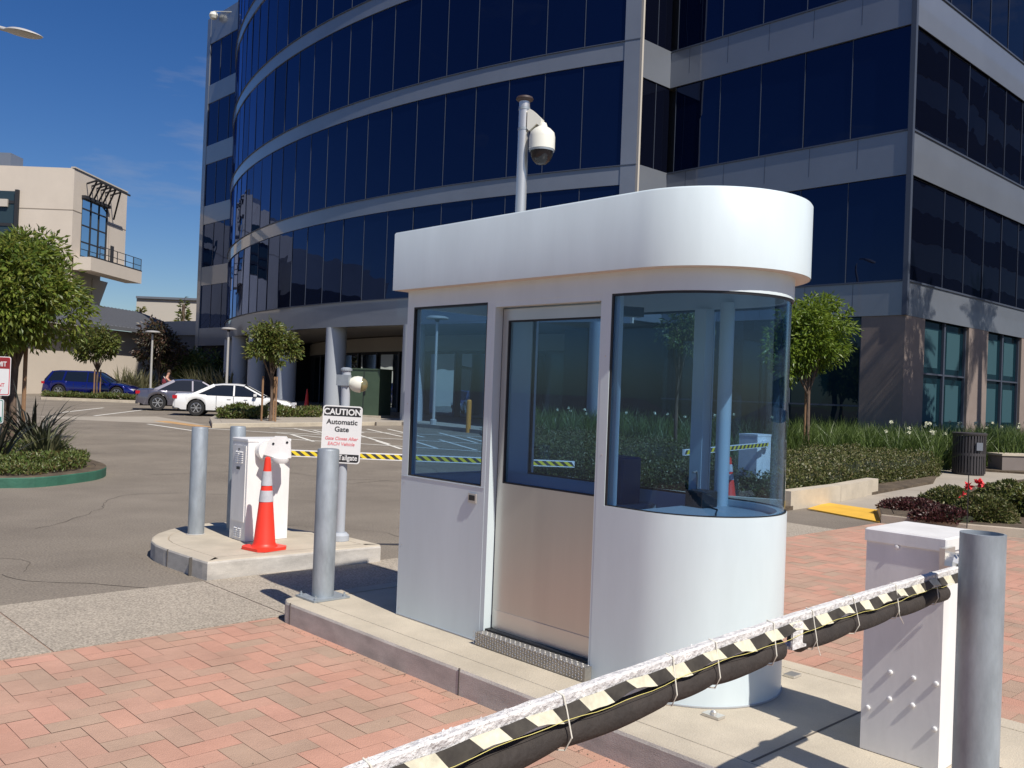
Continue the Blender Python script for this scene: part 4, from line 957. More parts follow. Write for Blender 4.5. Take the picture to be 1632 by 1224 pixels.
# ================================================================== VEGETATION
def leaf(b_,p,d,w,l,n_=None,fold=.3):
    d=d.normalized(); s=d.cross(Z if abs(d.z)<.95 else Vector((1,0,0)))
    s=s.normalized(); a=U(0,6.28); s=(s*math.cos(a)+d.cross(s)*math.sin(a)); nn=d.cross(s)
    m=p+d*l*.45
    b_.add([p,m+s*w*.5+nn*w*fold*.5,p+d*l-nn*l*.12,m-s*w*.5+nn*w*fold*.5],[(0,1,2,3)])
def rdir():
    while True:
        v=Vector((U(-1,1),U(-1,1),U(-1,1)))
        if .05<v.length<1: return v.normalized()
def tree(name,label,base,trunk_h,cz,rx,rz,m_leaf,ncl,nlf,lw,ll,tr_=.06,stakes=0,seed=1,group=None,lean=0,lobes=9,cl=.24,double=False):
    random.seed(seed); base=Vector(base); T=thing(name,label,'tree',base,group)
    b_=MB(); c=base+Z*cz
    b_.tube([base-Z*.05,base+Z*trunk_h*.5+Vector((U(-.04,.04),U(-.04,.04),0)),base+Z*trunk_h,c+Z*rz*.2],[tr_,tr_*.85,tr_*.75,tr_*.4],10)
    if double: b_.tube([base+Vector((-.22,.16,0)),base+Vector((-.16,.1,trunk_h*.6)),base+Vector((-.3,.2,trunk_h*1.3))],[tr_*.9,tr_*.75,tr_*.5],9)
    lob=[]
    for i in range(lobes):
        d=rdir(); d.z=abs(d.z)*.9-.35 if i%3 else U(.4,1); lob.append((c+Vector((d.x*rx*.55,d.y*rx*.55,d.z*rz*.6)),U(.42,.62)))
    for q,s in lob: b_.tube([base+Z*trunk_h*U(.8,1.05),(base+Z*trunk_h).lerp(q,.5)+Vector((U(-.08,.08),U(-.08,.08),0)),q],[tr_*.5,tr_*.3,tr_*.12],6)
    b_.build('trunk',m_bark,T,smooth=True)
    f_=MB()
    for i in range(ncl):
        q,s=random.choice(lob); d=rdir(); r_=U(.55,1)**.5
        p=q+Vector((d.x*rx*s*r_,d.y*rx*s*r_,d.z*rz*s*r_))
        if noise.noise(p*1.7/max(rx,.6)+Vector((seed,0,0)))<-.28: continue
        out=(p-c).normalized(); tw=(out+rdir()*.5+Z*.15).normalized()
        cs=cl*U(.6,1.25)
        for k in range(nlf):
            o_=rdir(); pp=p+o_*cs*U(.15,1); dd=(o_*.8+tw*.5+Vector((0,0,-.55))); leaf(f_,pp,dd,lw*U(.7,1.2),ll*U(.7,1.25))
    f_.build('crown',m_leaf,T)
    for i in range(stakes):
        a=2*math.pi*i/max(stakes,1)+.7; x,y=base.x+math.cos(a)*.28,base.y+math.sin(a)*.28
        MB().tube([(x,y,base.z-.1),(x,y,base.z+trunk_h*1.02)],.035,8).build('stake',m_stake,T)
    return T
# foreground-left tree in green kerbed island
lt_=[(q.x,q.y) for q in (G(-400,800),)] 
isl_l=[(-3,15.5),(3.51,14.0),(3.95,13.83),(4.75,14.35),(5.15,14.75),(5.42,15.35),(5.5,16.1),(5.55,18),(5.9,21),(5.6,23.6),(4.5,25),(2,25.5),(-6,26)]
def smooth_poly(p,k=2,keep=0):
    for _ in range(k):
        q=[]; n=len(p)
        for i in range(n): a,b=p[i],p[(i+1)%n]; q+=[(a[0]*.75+b[0]*.25,a[1]*.75+b[1]*.25),(a[0]*.25+b[0]*.75,a[1]*.25+b[1]*.75)]
        p=q
    return p
island('planting_island',smooth_poly(isl_l),.15,kw=.16,mk=m_green,mt=m_soil)
random.seed(3)
def scatter_cover(name,poly,zf,n,m,ll,lw,label,cat='ground cover',h=.12,kind='stuff',core=None):
    b_=MB(); xs=[p[0] for p in poly]; ys=[p[1] for p in poly]
    def inside(x,y):
        c=False; k=len(poly)
        for i in range(k):
            x1,y1=poly[i]; x2,y2=poly[i-1]
            if (y1>y)!=(y2>y) and x<(x2-x1)*(y-y1)/(y2-y1)+x1: c=not c
        return c
    k=0
    while k<n:
        x,y=U(min(xs),max(xs)),U(min(ys),max(ys))
        if not inside(x,y): continue
        hh=h*(.5+.9*abs(noise.noise(Vector((x*.9,y*.9,3)))+.4)); z=zf(x,y)+U(0,hh)
        leaf(b_,Vector((x,y,z)),Vector((U(-1,1),U(-1,1),U(.2,1.3))),lw,ll*U(.6,1.3)); k+=1
    o=b_.build(name,m); o['kind']=kind; o['label']=label; o['category']=cat; return o
scatter_cover('ground_cover',[(2.4,14.6),(3.9,14.05),(4.6,14.5),(5.0,15.0),(5.2,15.8),(5.1,18),(3.2,18)],lambda x,y:.15+gz(x,y),22000,m_grass,.06,.028,'low green ground cover in the green kerbed island',h=.2)
def straps(name,label,c,n,l,w,m,spread=.5,seed=2,r0=.12,cat='plant',group=None,bend=.9,up_=1.):
    random.seed(seed); b_=MB(); c=Vector(c)
    for i in range(n):
        a=U(0,6.283); t_=abs(random.gauss(0,spread)); d=Vector((math.cos(a)*t_,math.sin(a)*t_,up_)).normalized(); ll=l*U(.55,1.1)
        p=c+Vector((math.cos(a)*U(0,r0),math.sin(a)*U(0,r0),0)); s=Vector((-math.sin(a),math.cos(a),0)); s=(s+Vector((U(-.5,.5),U(-.5,.5),0))).normalized(); ww=w*U(.7,1.2); vs=[]
        k=5; bd=U(.1,bend)
        for j_ in range(k+1):
            u=j_/k; q=p+d*ll*u+Vector((math.cos(a),math.sin(a),-.7))*(bd*ll*.5*u*u*u); wd=ww*(1-u**2.2)*.5+.001
            vs+=[q-s*wd,q+s*wd]
        b_.add(vs,[(2*j_,2*j_+1,2*j_+3,2*j_+2) for j_ in range(k)])
    return tag(b_.build(name,m),label,cat,group)
straps('flax_plant','grey green flax clump in the ground cover in front of the left tree',G(72,735,.15),110,.88,.04,m_flax,.5,5,.2)
straps('flax_plant','dark arching flax behind the left tree trunks',G(52,712,.15),70,1.35,.05,m_flaxd,.75,9,.35,bend=1.6)
straps('flax_plant','dark flax with orange edged blades at the left picture edge',G(-12,742,.15),45,1.0,.05,m_flaxd,.6,11,.2)
bt_=at(24,20.3,.12)
tree('street_tree','large leafy tree with two trunks filling the left edge',bt_,1.7,2.84,1.42,1.64,m_leafA,1000,30,.07,.165,.085,0,21,lobes=16,cl=.26,double=True)
sk=MB(); q=bt_+Vector((.16,-.12,0)); sk.tube([q,q+Z*2.1],.045,9); tag(sk.build('tree_stake',m_stake),'orange brown wooden stake beside the trunks of the large left tree','stake')
q=bt_+Vector((-.02,.35,0)); MB().tube([q,q+Z*2.4],.10,9).build('rear_trunk',m_bark,bpy.data.objects['street_tree'])
# signs at left edge
PS=D(2,600,14); PS=Vector((PS.x,PS.y,0)); 
def edge_sign(px0,py0,px1,py1,d,label,nm,fld,bandm,txts):
    a_=D(px0,py0,d); c_=D(px1,py1,d); n_=-Vector((fw.x,fw.y,0)).normalized(); X=sx_; cen=(a_+c_)/2; w=abs((c_-a_).dot(X))/2; h=abs((c_-a_).z)/2
    o=thing(nm,label,'sign',cen); plate(rrect(w,h,.035),cen,X,Z,n_,-.003,0,'panel',fld,o); plate(rrect(w-.012,h-.012,.028),cen,X,Z,n_,.0004,.001,'border',bandm,o); plate(rrect(w-.024,h-.024,.02),cen,X,Z,n_,.0014,.002,'field',fld,o)
    return o,cen,X,n_,w,h
o,cen,X,n_,w,h=edge_sign(-28,567,15.5,631,14.5,'red and white parking sign with red border cut by the left edge','parking_sign',m_sign,m_sred,[])
plate([(-w+.012,h*.38),(w-.012,h*.38),(w-.012,h-.05),(w-.04,h-.014),(-w+.04,h-.014),(-w+.012,h-.05)],cen,X,Z,n_,.0024,.003,'heading_band',mat('dull_red',(.30,.025,.03),.6),o)
text_mesh('lettering','PERMIT',.11,m_sign,cen+Z*(h*.5)+n_*.004+X*.02,X,Z,o,bold=.002,sx=.8); text_mesh('lettering','PATIENT',.085,m_sred,cen-Z*(h*.55)+n_*.003,X,Z,o,bold=.001,sx=.85)
text_mesh('lettering','ONLY',.085,m_sred,cen-Z*(h*.85)+n_*.003,X,Z,o,bold=.001,sx=.85)
o2,cen2,X,n_,w_2,h_2=edge_sign(-30,635,5,675,14.5,'green bordered sign below the red parking sign at the left edge','notice_sign',m_sign,m_sgreen,[])
plate([(-w_2+.03,-h_2+.03),(w_2-.03,-h_2+.03),(w_2-.03,-h_2*.45),(-w_2+.03,-h_2*.45)],cen2,X,Z,n_,.0024,.003,'lower_band',m_sgreen,o2)
q=cen-n_*.03; pp=MB(); pp.tube([(q.x,q.y,.15),(q.x,q.y,cen.z+h)],.03,8); tag(pp.build('sign_post',m_galv),'thin post carrying the red and green signs at the left edge','sign post')
# small trees
tree('street_tree','small round tree standing in front of the blue car',at(155,47.6,.1),1.5,2.7,1.08,1.05,m_leafC,170,22,.10,.20,.06,2,31,cl=.25)
tree('street_tree','staked round tree in front of the white car and columns',G(430,672,.12),1.5,2.45,.88,.88,m_leafC,210,26,.075,.15,.055,3,37,cl=.22)
tree('street_tree','bright green round tree in the planting beside the booth at right',Vector((20.6,11.3,.1)),1.75,2.85,1.18,1.32,m_leafB,480,30,.055,.125,.055,1,41,cl=.2,lobes=15)
tree('street_tree','slim young tree seen through the rounded booth glass',Vector((17.6,13.0,.1)),2.2,3.1,.75,.8,m_leafC,90,22,.055,.125,.045,1,43,cl=.2)
tree('shade_tree','reddish dark tree by the left lamp post',at(254,58,.1),1.2,2.9,1.7,1.7,m_redleaf,200,22,.12,.24,.10,0,47,cl=.4)
tree('shade_tree','dark spreading shrub tree under the grey annex',at(300,59,.1),.6,1.7,2.2,1.2,m_leafC,220,24,.13,.25,.12,0,51,cl=.4)
for px_,d_,h_ in ((292,92,1.9),(224,100,1.2)):
    p=D(px_,503,d_); T=MB(); 
    tt=thing('conifer','tiny dark conifer tip '+('left' if px_<250 else 'right')+' of the two above the metal roof','tree',Vector((p.x,p.y,gz(p.x,p.y))))
    MB().tube([(p.x,p.y,0),(p.x,p.y,p.z+h_*.6)],.15,6).build('trunk',m_bark,tt)
    f_=MB()
    for i in range(500):
        u=R()**.6; z=p.z+h_-u*(h_+4); r_=.1+u*1.6; a=U(0,6.28); leaf(f_,Vector((p.x+math.cos(a)*r_*U(.2,.8),p.y+math.sin(a)*r_*U(.2,.8),z)),Vector((math.cos(a),math.sin(a),.3)),.2,.5)
    f_.build('crown',m_leafC,tt)
# flax rows in the far lot
random.seed(12); k=0
for px_,d_ in ((196,56.5),(210,57),(224,57),(238,58),(318,52),(330,51.5),(342,51),(354,50.5),(366,50)):
    k+=1; straps('flax_plant',['tall pale flax clump between blue car and left lamp post','tall pale flax clump left of the lamp above the cars'][0 if px_<260 else 1],at(px_,d_,.05),70,2.1 if px_>300 else 1.9,.11,m_flaxp,.4,60+k,.35,group='pale flax clumps '+('by the blue car' if px_<260 else 'behind the white car'),bend=.5)
# ------------------------------------------------------------------ beds and hedges
bed=[(q.x,q.y) for q in (G(1250,815),G(1390,790),G(1487,772),G(1500,748),G(1640,757),G(1760,770))]
bed=bed+[(60,5.2),(60,10.8),(24.8,10.84),(24.8,19.0),(22.2,21.8),(21.0,24.0)]+[(q.x,q.y) for q in (G(770,694),G(850,752),G(930,783),G(1130,806))]
b_=MB(); b_.prism(bed,-.1,lambda x,y:gz(x,y)+.06); struct(b_.build('planting_bed',m_soil))
def kerbline(name,pts,h,w,m=m_conc):
    b_=MB(); 
    for i in range(len(pts)-1):
        a_=Vector(pts[i]); c_=Vector(pts[i+1]); a3=Vector((a_.x,a_.y,gz(a_.x,a_.y)+h/2-.02)); c3=Vector((c_.x,c_.y,gz(c_.x,c_.y)+h/2-.02)); d=(c3-a3).normalized(); b_.beam(a3-d*.0,c3+d*.0,w,h)
    return struct(b_.build(name,m))
kb=[G(1250,812),G(1330,800),G(1390,787)]; kerbline('kerb',[tuple(q) for q in kb],.30,.2)
kb=[G(x,y) for x,y in ((1248,813),(1130,804),(930,781),(850,750),(770,692))]; kerbline('kerb',[tuple(q) for q in kb],.17,.15)
def hedge(label,quad,h,n,seed,m=m_hedge,ll=.05,lw=.03,name='hedge',cat='hedge',rough=.14):
    random.seed(seed); A,B,C_,Dd=[Vector((q[0],q[1],0)) for q in quad]; T=thing(name,label,cat,(A+B+C_+Dd)/4+Z*.05)
    N_=14; 
    def P(u,v): return (A.lerp(B,u)).lerp(Dd.lerp(C_,u),v)
    def hh(u,v,p): 
        e=min(u,1-u)*((B-A).length); f=min(v,1-v)*((Dd-A).length); s=min(1,max(0.,min(e,f))/.32); return h*(.45+.55*math.sqrt(max(0,1-(1-s)**2)))*(1+.22*noise.noise(p*1.3))+rough*noise.noise(p*3.1)*.6
    vs=[];
    for j_ in range(N_+1):
        for i in range(N_+1):
            p=P(i/N_,j_/N_); vs.append(p+Z*(gz(p.x,p.y)+(.0 if i in(0,N_) or j_ in(0,N_) else hh(i/N_,j_/N_,p)-.06)))
    b_=MB(); b_.add(vs,[(j_*(N_+1)+i,j_*(N_+1)+i+1,(j_+1)*(N_+1)+i+1,(j_+1)*(N_+1)+i) for j_ in range(N_) for i in range(N_)]); b_.build('dark_core',m_hcore,T)  # added dark solid inside the hedge leaves, blocks the view through
    f_=MB()
    for i in range(n):
        u,v=R(),R()
        side=R()<.38
        if side:
            k=random.choice('vvvuw'); 
            if k=='v': v=U(-.0,.015)
            elif k=='u': u=U(0,.02)
            else: u=U(.98,1)
        p=P(u,v); z=hh(u,v,p)*(U(.05,1) if side else U(.86,1.1)); q=p+Z*(gz(p.x,p.y)+z)+Vector((U(-.04,.04),U(-.04,.04),0))
        leaf(f_,q,Vector((U(-1,1),U(-1,1),U(-.1,1.2))),lw*U(.7,1.3),ll*U(.7,1.3))
    f_.build('foliage',m,T); return T
g2=lambda x,y,z=0.:tuple(G(x,y,z))[:2]
hedge('low clipped hedge behind the pale kerb right of the booth',[(12.35,7.35),(15.7,7.7),(16.3,9.6),(12.3,10.0)],.46,15000,71)
hedge('longer hedge between the kerbside hedge and the strap leaved plants',[(15.9,7.85),(20.9,8.2),(21.2,10.4),(16.4,10.6)],.5,15000,72)
hedge('hedge seen through the booth windows along the exit lane',[(11.5,10.2),(15.8,10.3),(17.0,16.6),(11.6,12.2)],.62,15000,73)
hedge('far end hedge seen through the booth door window',[(12.2,12.9),(17.2,16.9),(19.6,21.3),(16.2,17.8)],.6,9000,74)
# strap leaved plants with white flowers
def agap(name,regs,n,label,seed):
    random.seed(seed); b_=MB()
    for i in range(n):
        rg=random.choice(regs); x,y=U(rg[0],rg[2]),U(rg[1],rg[3]); cl_=Vector((round(x*1.6)/1.6+U(-.12,.12),round(y*1.6)/1.6+U(-.12,.12),gz(x,y)+.05))
        if y>1.09*x: continue
        a=U(0,6.283); t_=abs(random.gauss(0,.33)); d=Vector((math.cos(a)*t_,math.sin(a)*t_,1)).normalized(); ll=U(.6,1.2)*(1+.25*noise.noise(cl_*.7)); s=Vector((U(-1,1),U(-1,1),0)).normalized(); w=U(.014,.026); vs=[]; bd=U(.1,.9)
        for j_ in range(4):
            u=j_/3; q=cl_+d*ll*u+Vector((math.cos(a),math.sin(a),-.7))*(bd*ll*.4*u**3); wd=w*(1-u**2)*.5+.001; vs+=[q-s*wd,q+s*wd]
        b_.add(vs,[(0,1,3,2),(2,3,5,4),(4,5,7,6)])
    return stuff(b_.build(name,m_blade),label,'plants')
agap('strap_plants',[(21.3,8.9,24.3,11.2),(20.5,10.6,24.4,14),(17.5,10.8,24.3,20),(18.0,16,22,24),(24.5,8.0,36,10.4),(24,8.6,30,10.2)],26000,'tall green strap leaved plants growing along the foot of the office tower',81)
fl_=MB(); st_=MB(); random.seed(83)
for i in range(60):
    if i<38: x,y=U(21.5,33),U(8.8,10.0) if i%2 else U(9,10.5)
    else: x,y=U(18,23),U(12,21)
    z=gz(x,y)+U(.85,1.15); p=Vector((x,y,z)); st_.tube([(x,y,gz(x,y)),(x+.02,y,z)],.006,4)
    for k in range(26):
        d=rdir(); leaf(fl_,p,d,.025,.055)
stuff(fl_.build('white_flowers',m_petal),'small white flower heads scattered over the strap leaved plants','flowers'); stuff(st_.build('flower_stems',m_blade),'thin stems under the white flower heads','stems')
# walkway beside the planter, ramp, planter 2
walk=[(q.x,q.y) for q in (G(1287,813),G(1390,790),G(1487,772),G(1500,748),G(1640,757),G(1760,770),G(1760,800),G(1640,775),G(1560,785),G(1480,800),G(1408,818),G(1404,832))]
struct(sheet('walkway',walk,m_walk,.012))
wj=MB()
for a_,c_ in (((1392,789),(1470,801)),((1440,781),(1540,788))):
    p=G(*a_); q=G(*c_); wj.beam(p+Z*.0135,q+Z*.0135,.02,.003)
struct(wj.build('walkway_joint',m_joint))
ramp=[g2(1287,812.5),g2(1318,803),g2(1407,816),g2(1402,834)]
b_=MB(); b_.prism(ramp,0,lambda x,y:gz(x,y)+.022); rampo=b_.build('ramp_pad',m_yel); tag(rampo,'bright yellow tactile pad on the kerb ramp behind the right cabinet','ramp pad')
pl2=[g2(1404,834),g2(1398,818),g2(1470,803),g2(1560,783),g2(1640,772),g2(1800,778),g2(1800,875),g2(1632,858),g2(1540,850)]
island('planter_island',pl2,.13,kw=.16,mk=m_conc,mt=m_soil)
def mound(label,c,rx,ry,h,n,m,seed,ll=.05,lw=.03,name='shrub'):
    random.seed(seed); c=Vector(c); T=thing(name,label,'shrub',c); b_=MB(); f_=MB()
    b_.lathe(c,[(max(rx,ry)*.78,0),(max(rx,ry)*.75,h*.4),(max(rx,ry)*.5,h*.75),(.05,h*.86)],14); b_.build('dark_core',m_hcore,T)  # added dark filler under the shrub leaves, keeps them from showing through
    for i in range(n):
        d=rdir(); d.z=abs(d.z); k=U(.82,1.05)*(1+.16*noise.noise(d*2.3+c)); p=c+Vector((d.x*rx*k,d.y*ry*k,d.z*h*k)); leaf(f_,p,d+rdir()*.9,lw*U(.7,1.3),ll*U(.7,1.3))
    f_.build('foliage',m,T); return T
z_=.13
def gp(px,py): q=G(px,py,z_); return q
mound('low maroon leaved ground shrub at the left tip of the planter',gp(1455,809),.55,.4,.11,4000,m_maroon,91,.045,.03)
mound('second maroon shrub spilling along the planter kerb',gp(1502,826),.5,.35,.15,3800,m_maroon,92,.045,.03)
mound('olive brown shrub behind the maroon ones in the planter',gp(1515,809),.42,.42,.28,4000,m_hedge,93)
mound('rounded brown green shrub in the middle of the planter',gp(1566,827),.45,.4,.30,4500,mat('x',(.1,.08,.04)) if False else m_hedge,94)
rs=mound('dark green rose bush with red blooms in the planter',gp(1612,806),.62,.55,.34,5500,m_hedge,95,.06,.04,'rose_bush')
mound('green shrub at the right picture edge in the planter',gp(1672,822),.7,.55,.5,6000,m_leafC,96)
random.seed(97)
for px_,py_ in ((1543,776),(1561,770),(1536,792)):
    p=D(px_,py_,dep(gp(1590,818))-.2); b_=MB()
    for k in range(26): leaf(b_,p+rdir()*.03,rdir(),.05,.07)
    b_.build('bloom',m_red,rs)
sk_=gp(1541,842); q=MB(); q.tube([sk_,sk_+Z*.95],.006,5); tag(q.build('irrigation_stake',m_dark),'thin dark upright stake in front of the planter shrubs','stake')
# litter bin
TB=at(1548,dep(G(1548,757))); TC=thing('litter_bin','round dark slatted litter bin on the walkway before the green plants','litter bin',TB); x,y,z=TB; rr_=.36; hB=.98
MB().lathe(TB,[(rr_*.93,.02),(rr_*.93,.08)],32).build('base_ring',m_trash,TC,smooth=True)
MB().lathe(TB,[(rr_,hB-.05),(rr_*1.04,hB-.03),(rr_*1.04,hB),(rr_*.95,hB+.01),(rr_*.6,hB-.02)],32).build('rim',m_trash,TC,smooth=True)
MB().lathe(TB,[(rr_*.985,hB*.5-.03),(rr_*.985,hB*.5+.03)],32,cap=False).build('band',m_trash,TC,smooth=True)
MB().lathe(TB,[(rr_*.86,.04),(rr_*.86,hB-.08)],24).build('liner',m_black,TC,smooth=True)
sl_=MB()
for i in range(34):
    a=2*math.pi*i/34; p=TB+Vector((math.cos(a)*rr_*.97,math.sin(a)*rr_*.97,.06)); sl_.obox(p+Z*(hB/2-.06),Vector((math.cos(a),math.sin(a),0)),Vector((-math.sin(a),math.cos(a),0)),Z,.006,.019,hB/2-.05)
sl_.build('slats',m_trash,TC)
q=D(1561,712,dep(TB)-.37); MB().obox(Vector((q.x,q.y,q.z)),Vector((rt.x,rt.y,0)).normalized(),Vector((fw.x,fw.y,0)).normalized(),Z,.07,.02,.09).build('label_plate',m_panel2,TC)
bn=at(1612,dep(G(1612,752))); o=MB(); e=Vector((rt.x,rt.y,0)).normalized(); f2=Vector((fw.x,fw.y,0)).normalized(); e=(e*.97+f2*.2).normalized(); f2=Vector((-e.y,e.x,0))
o.obox(bn+e*.6+Z*.21,e,f2,Z,1.0,.25,.2); bo=o.build('concrete_bench',mat('bench_concrete',(.20,.17,.155),.85,var=.08,vs=2)); tag(bo,'low plain concrete bench block at the right edge beyond the bin','bench')
MB().obox(bn+e*.6+Z*.435,e,f2,Z,1.03,.28,.024).build('bench_top',m_conc,bo)
# ================================================================== FAR LOT
def line(p,q,w=.1): 
    a_=G(*p); c_=G(*q); d=(c_-a_); d.z=0; d.normalize(); n_=Vector((-d.y,d.x,0))*w/2; return [(v.x,v.y,gz(v.x,v.y)+.006) for v in (a_-n_,c_-n_,c_+n_,a_+n_)]
lm=MB()
def ml(*seg,w=.12):
    for p,q in seg: lm.add(line(p,q,w),[(0,1,2,3)])
ml(((440,689),(790,709)),((460,700),(800,722)),((430,682),(780,697)),((330,683),(440,690)),((440,690),(530,699)))
for a_,c_ in (((462,692),(500,704)),((500,686),(545,697)),((560,690),(620,708)),((585,684),(640,696)),((618,684),(676,697)),((600,703),(640,716)),((650,700),(700,716)),((700,701),(760,718)),((700,690),(760,706)),((745,697),(800,712)),((540,682),(580,690)),((470,683),(510,691))): ml((a_,c_),w=.10)
for a_,c_ in (((95,658),(165,650)),((150,663),(240,652)),((235,676),(330,690))): ml((a_,c_),w=.12)
struct(lm.build('lot_markings',m_line))
b_=MB(); b_.add(line((255,671),(330,681),.5),[(0,1,2,3)]); struct(b_.build('faded_arrow',mat('faded_orange',(.45,.27,.12),.9,var=.3,vs=3)))
b_=MB(); b_.add([(p.x,p.y,gz(p.x,p.y)+.004) for p in (G(60,664),G(250,664),G(330,678),G(90,668))][::-1],[(0,1,2,3)]); struct(b_.build('pale_patch',m_walk))
# kerbed grass strip before white car and paved forecourt under the curve
gs=[g2(338,682),g2(470,680),g2(600,678),g2(600,668),g2(500,664),g2(350,664),g2(334,672)]
island('grass_island',gs,.14,kw=.3,mk=m_conc,mt=m_walk)
scatter_cover('grass_strip',[g2(346,674.5),g2(424,674),g2(424,667),g2(350,667)],lambda x,y:.13+gz(x,y),6000,m_grass,.14,.06,'green ground cover left of the staked tree',h=.32)
scatter_cover('grass_strip',[g2(440,671.5),g2(512,671),g2(508,664),g2(450,664)],lambda x,y:.13+gz(x,y),5000,m_grass,.14,.06,'green and rusty ground cover right of the staked tree',h=.3)
fc=[g2(600,678.5),g2(640,678),g2(700,684),g2(768,692)]+[(21.0,24.0),(22.2,21.9),(30,24),(30,60),(24,55)]+[g2(500,661)]
b_=MB(); b_.prism(fc,-.2,lambda x,y:gz(x,y)+.13); struct(b_.build('forecourt',m_walk))
gi=[g2(70,640.5),g2(236,641),g2(236,632),g2(74,632)]
def isp(px,d): q=at(px,d); return (q.x,q.y)
gi=[isp(66,46.2),isp(240,46.2),isp(240,48.8),isp(66,48.8)]
island('far_island',gi,.14,kw=.25,mk=m_conc,mt=m_soil)
scatter_cover('grass_strip',[isp(70,46.7),isp(236,46.7),isp(236,48.4),isp(70,48.4)],lambda x,y:.12+gz(x,y),11000,m_grass,.16,.06,'long dull green strip in front of the blue car',h=.2)
# lamps
def lamp(p,h,label,r_=.05,red=False,disc=.38):
    L_=thing('street_lamp',label,'street lamp',p,'parking lot lamps'); x,y,z=p
    MB().tube([(x,y,z),(x,y,z+h-.18)],[r_,r_*.8],12).build('pole',m_lamp,L_,smooth=True)
    MB().lathe((x,y,z+h-.20),[(.03,0),(.07,.04),(.10,.12),(.10,.14)],16).build('neck',m_dark,L_,smooth=True)
    MB().lathe((x,y,z+h-.06),[(disc*.9,-.02),(disc,.0),(disc,.04),(disc*.7,.09),(.06,.11)],24).build('lamp_head',m_lamp if not red else m_lamp,L_,smooth=True)
    MB().lathe((x,y,z+h-.085),[(disc*.55,0),(disc*.96,.02),(disc*.98,.045)],24).build('rim',m_lampred if red else m_galv,L_,smooth=True)
    MB().lathe((x,y,z),[(.12,0),(.12,.25),(.08,.28)],12).build('base',m_lamp,L_)
    return L_
def lampat(px,d,pytop,label,red=False,r_=.07):
    p=at(px,d,.05); zt_=D(px,pytop,d).z; return lamp(p,zt_-p.z,label,r_,red,.36*d/45 if d>40 else .42)
lampat(240,52,528,'pale lamp post with flat disc head by the reddish tree')
lampat(361,46,523,'lamp post with red rimmed disc head behind the white car',True)
lampat(693,33,505,'lamp post seen through the left booth window',r_=.06)
# near lamp head top left
LH=thing('street_lamp','flat oval lamp head on an arm at the top left corner','street lamp',at(-60,19)); hq=D(40,53,19); 
ax_=Vector((rt.x,rt.y,0)).normalized()
hm=MB(); pr=[]; 
for i in range(13):
    u=i/12; pr.append(u)
vs=[];k=16; nrow=13
for i in range(nrow):
    u=i/12; xx=-.40+.76*u; wdt=.25*math.sin(math.pi*min(1,u*.92+.06))**.6; th=.085*math.sin(math.pi*min(1,u*.9+.08))**.7
    for j_ in range(k):
        t_=2*math.pi*j_/k; vs.append(hq+ax_*xx+Vector((-ax_.y,ax_.x,0))*wdt*math.cos(t_)+Z*((th if math.sin(t_)>0 else th*.55)*math.sin(t_)-.10*u+.04))
hm.add(vs,[(i*k+j_,i*k+(j_+1)%k,(i+1)*k+(j_+1)%k,(i+1)*k+j_) for i in range(nrow-1) for j_ in range(k)]+[tuple(range(k)),tuple(range(nrow*k-1,(nrow-1)*k-1,-1))]); hm.build('lamp_head',m_lamp,LH,smooth=True)
MB().tube([hq-ax_*.35+Z*.05,hq-ax_*.7+Z*.13,hq-ax_*2.2+Z*.35],.045,10).build('arm',m_lamp,LH,smooth=True)
pp=at(-60,19); q=hq-ax_*2.2; MB().tube([(q.x,q.y,0),(q.x,q.y,hq.z+.35)],[.09,.06],12).build('pole',m_lamp,LH,smooth=True)
# yellow post, green utility box, far cone
yp=at(749,31.0,0); q=MB(); q.lathe(yp,[(.085,0),(.085,1.08),(.05,1.12)],14); tag(q.build('safety_post',mat('orange_yellow_post',(.75,.30,.04),.5),None,smooth=True),'orange yellow safety post seen through the left booth window','post')
ub=at(590,37.5,.13); UB=thing('utility_box','green electrical utility cabinet between the columns','utility cabinet',ub); yaw_=Vector((math.cos(math.radians(-65)),math.sin(math.radians(-65)),0)); yb=Vector((-yaw_.y,yaw_.x,0)) 
MB().obox(ub+Z*.98,yaw_,yb,Z,.72,.5,.95).build('body',m_utl,UB)
MB().obox(ub+Z*1.95,yaw_,yb,Z,.75,.53,.025).build('lid',m_utl,UB)
nfr=-yb if (-yb).dot(CAM-ub)>0 else yb
MB().obox(ub+Z*1.0+nfr*.505,yaw_,yb,Z,.012,.006,.85).build('door_seam',m_black,UB); MB().obox(ub+Z*1.0+nfr*.515+yaw_*.06,yaw_,yb,Z,.03,.012,.09).build('handle',m_dark,UB)
MB().obox(ub+Z*.03,yaw_,yb,Z,.9,.65,.05).build('concrete_pad',m_conc,UB)
q=at(490,41,.13); cone(tuple(q),1.0,'distant red cone in the shade beneath the curved facade',sq=.2,bands=False)
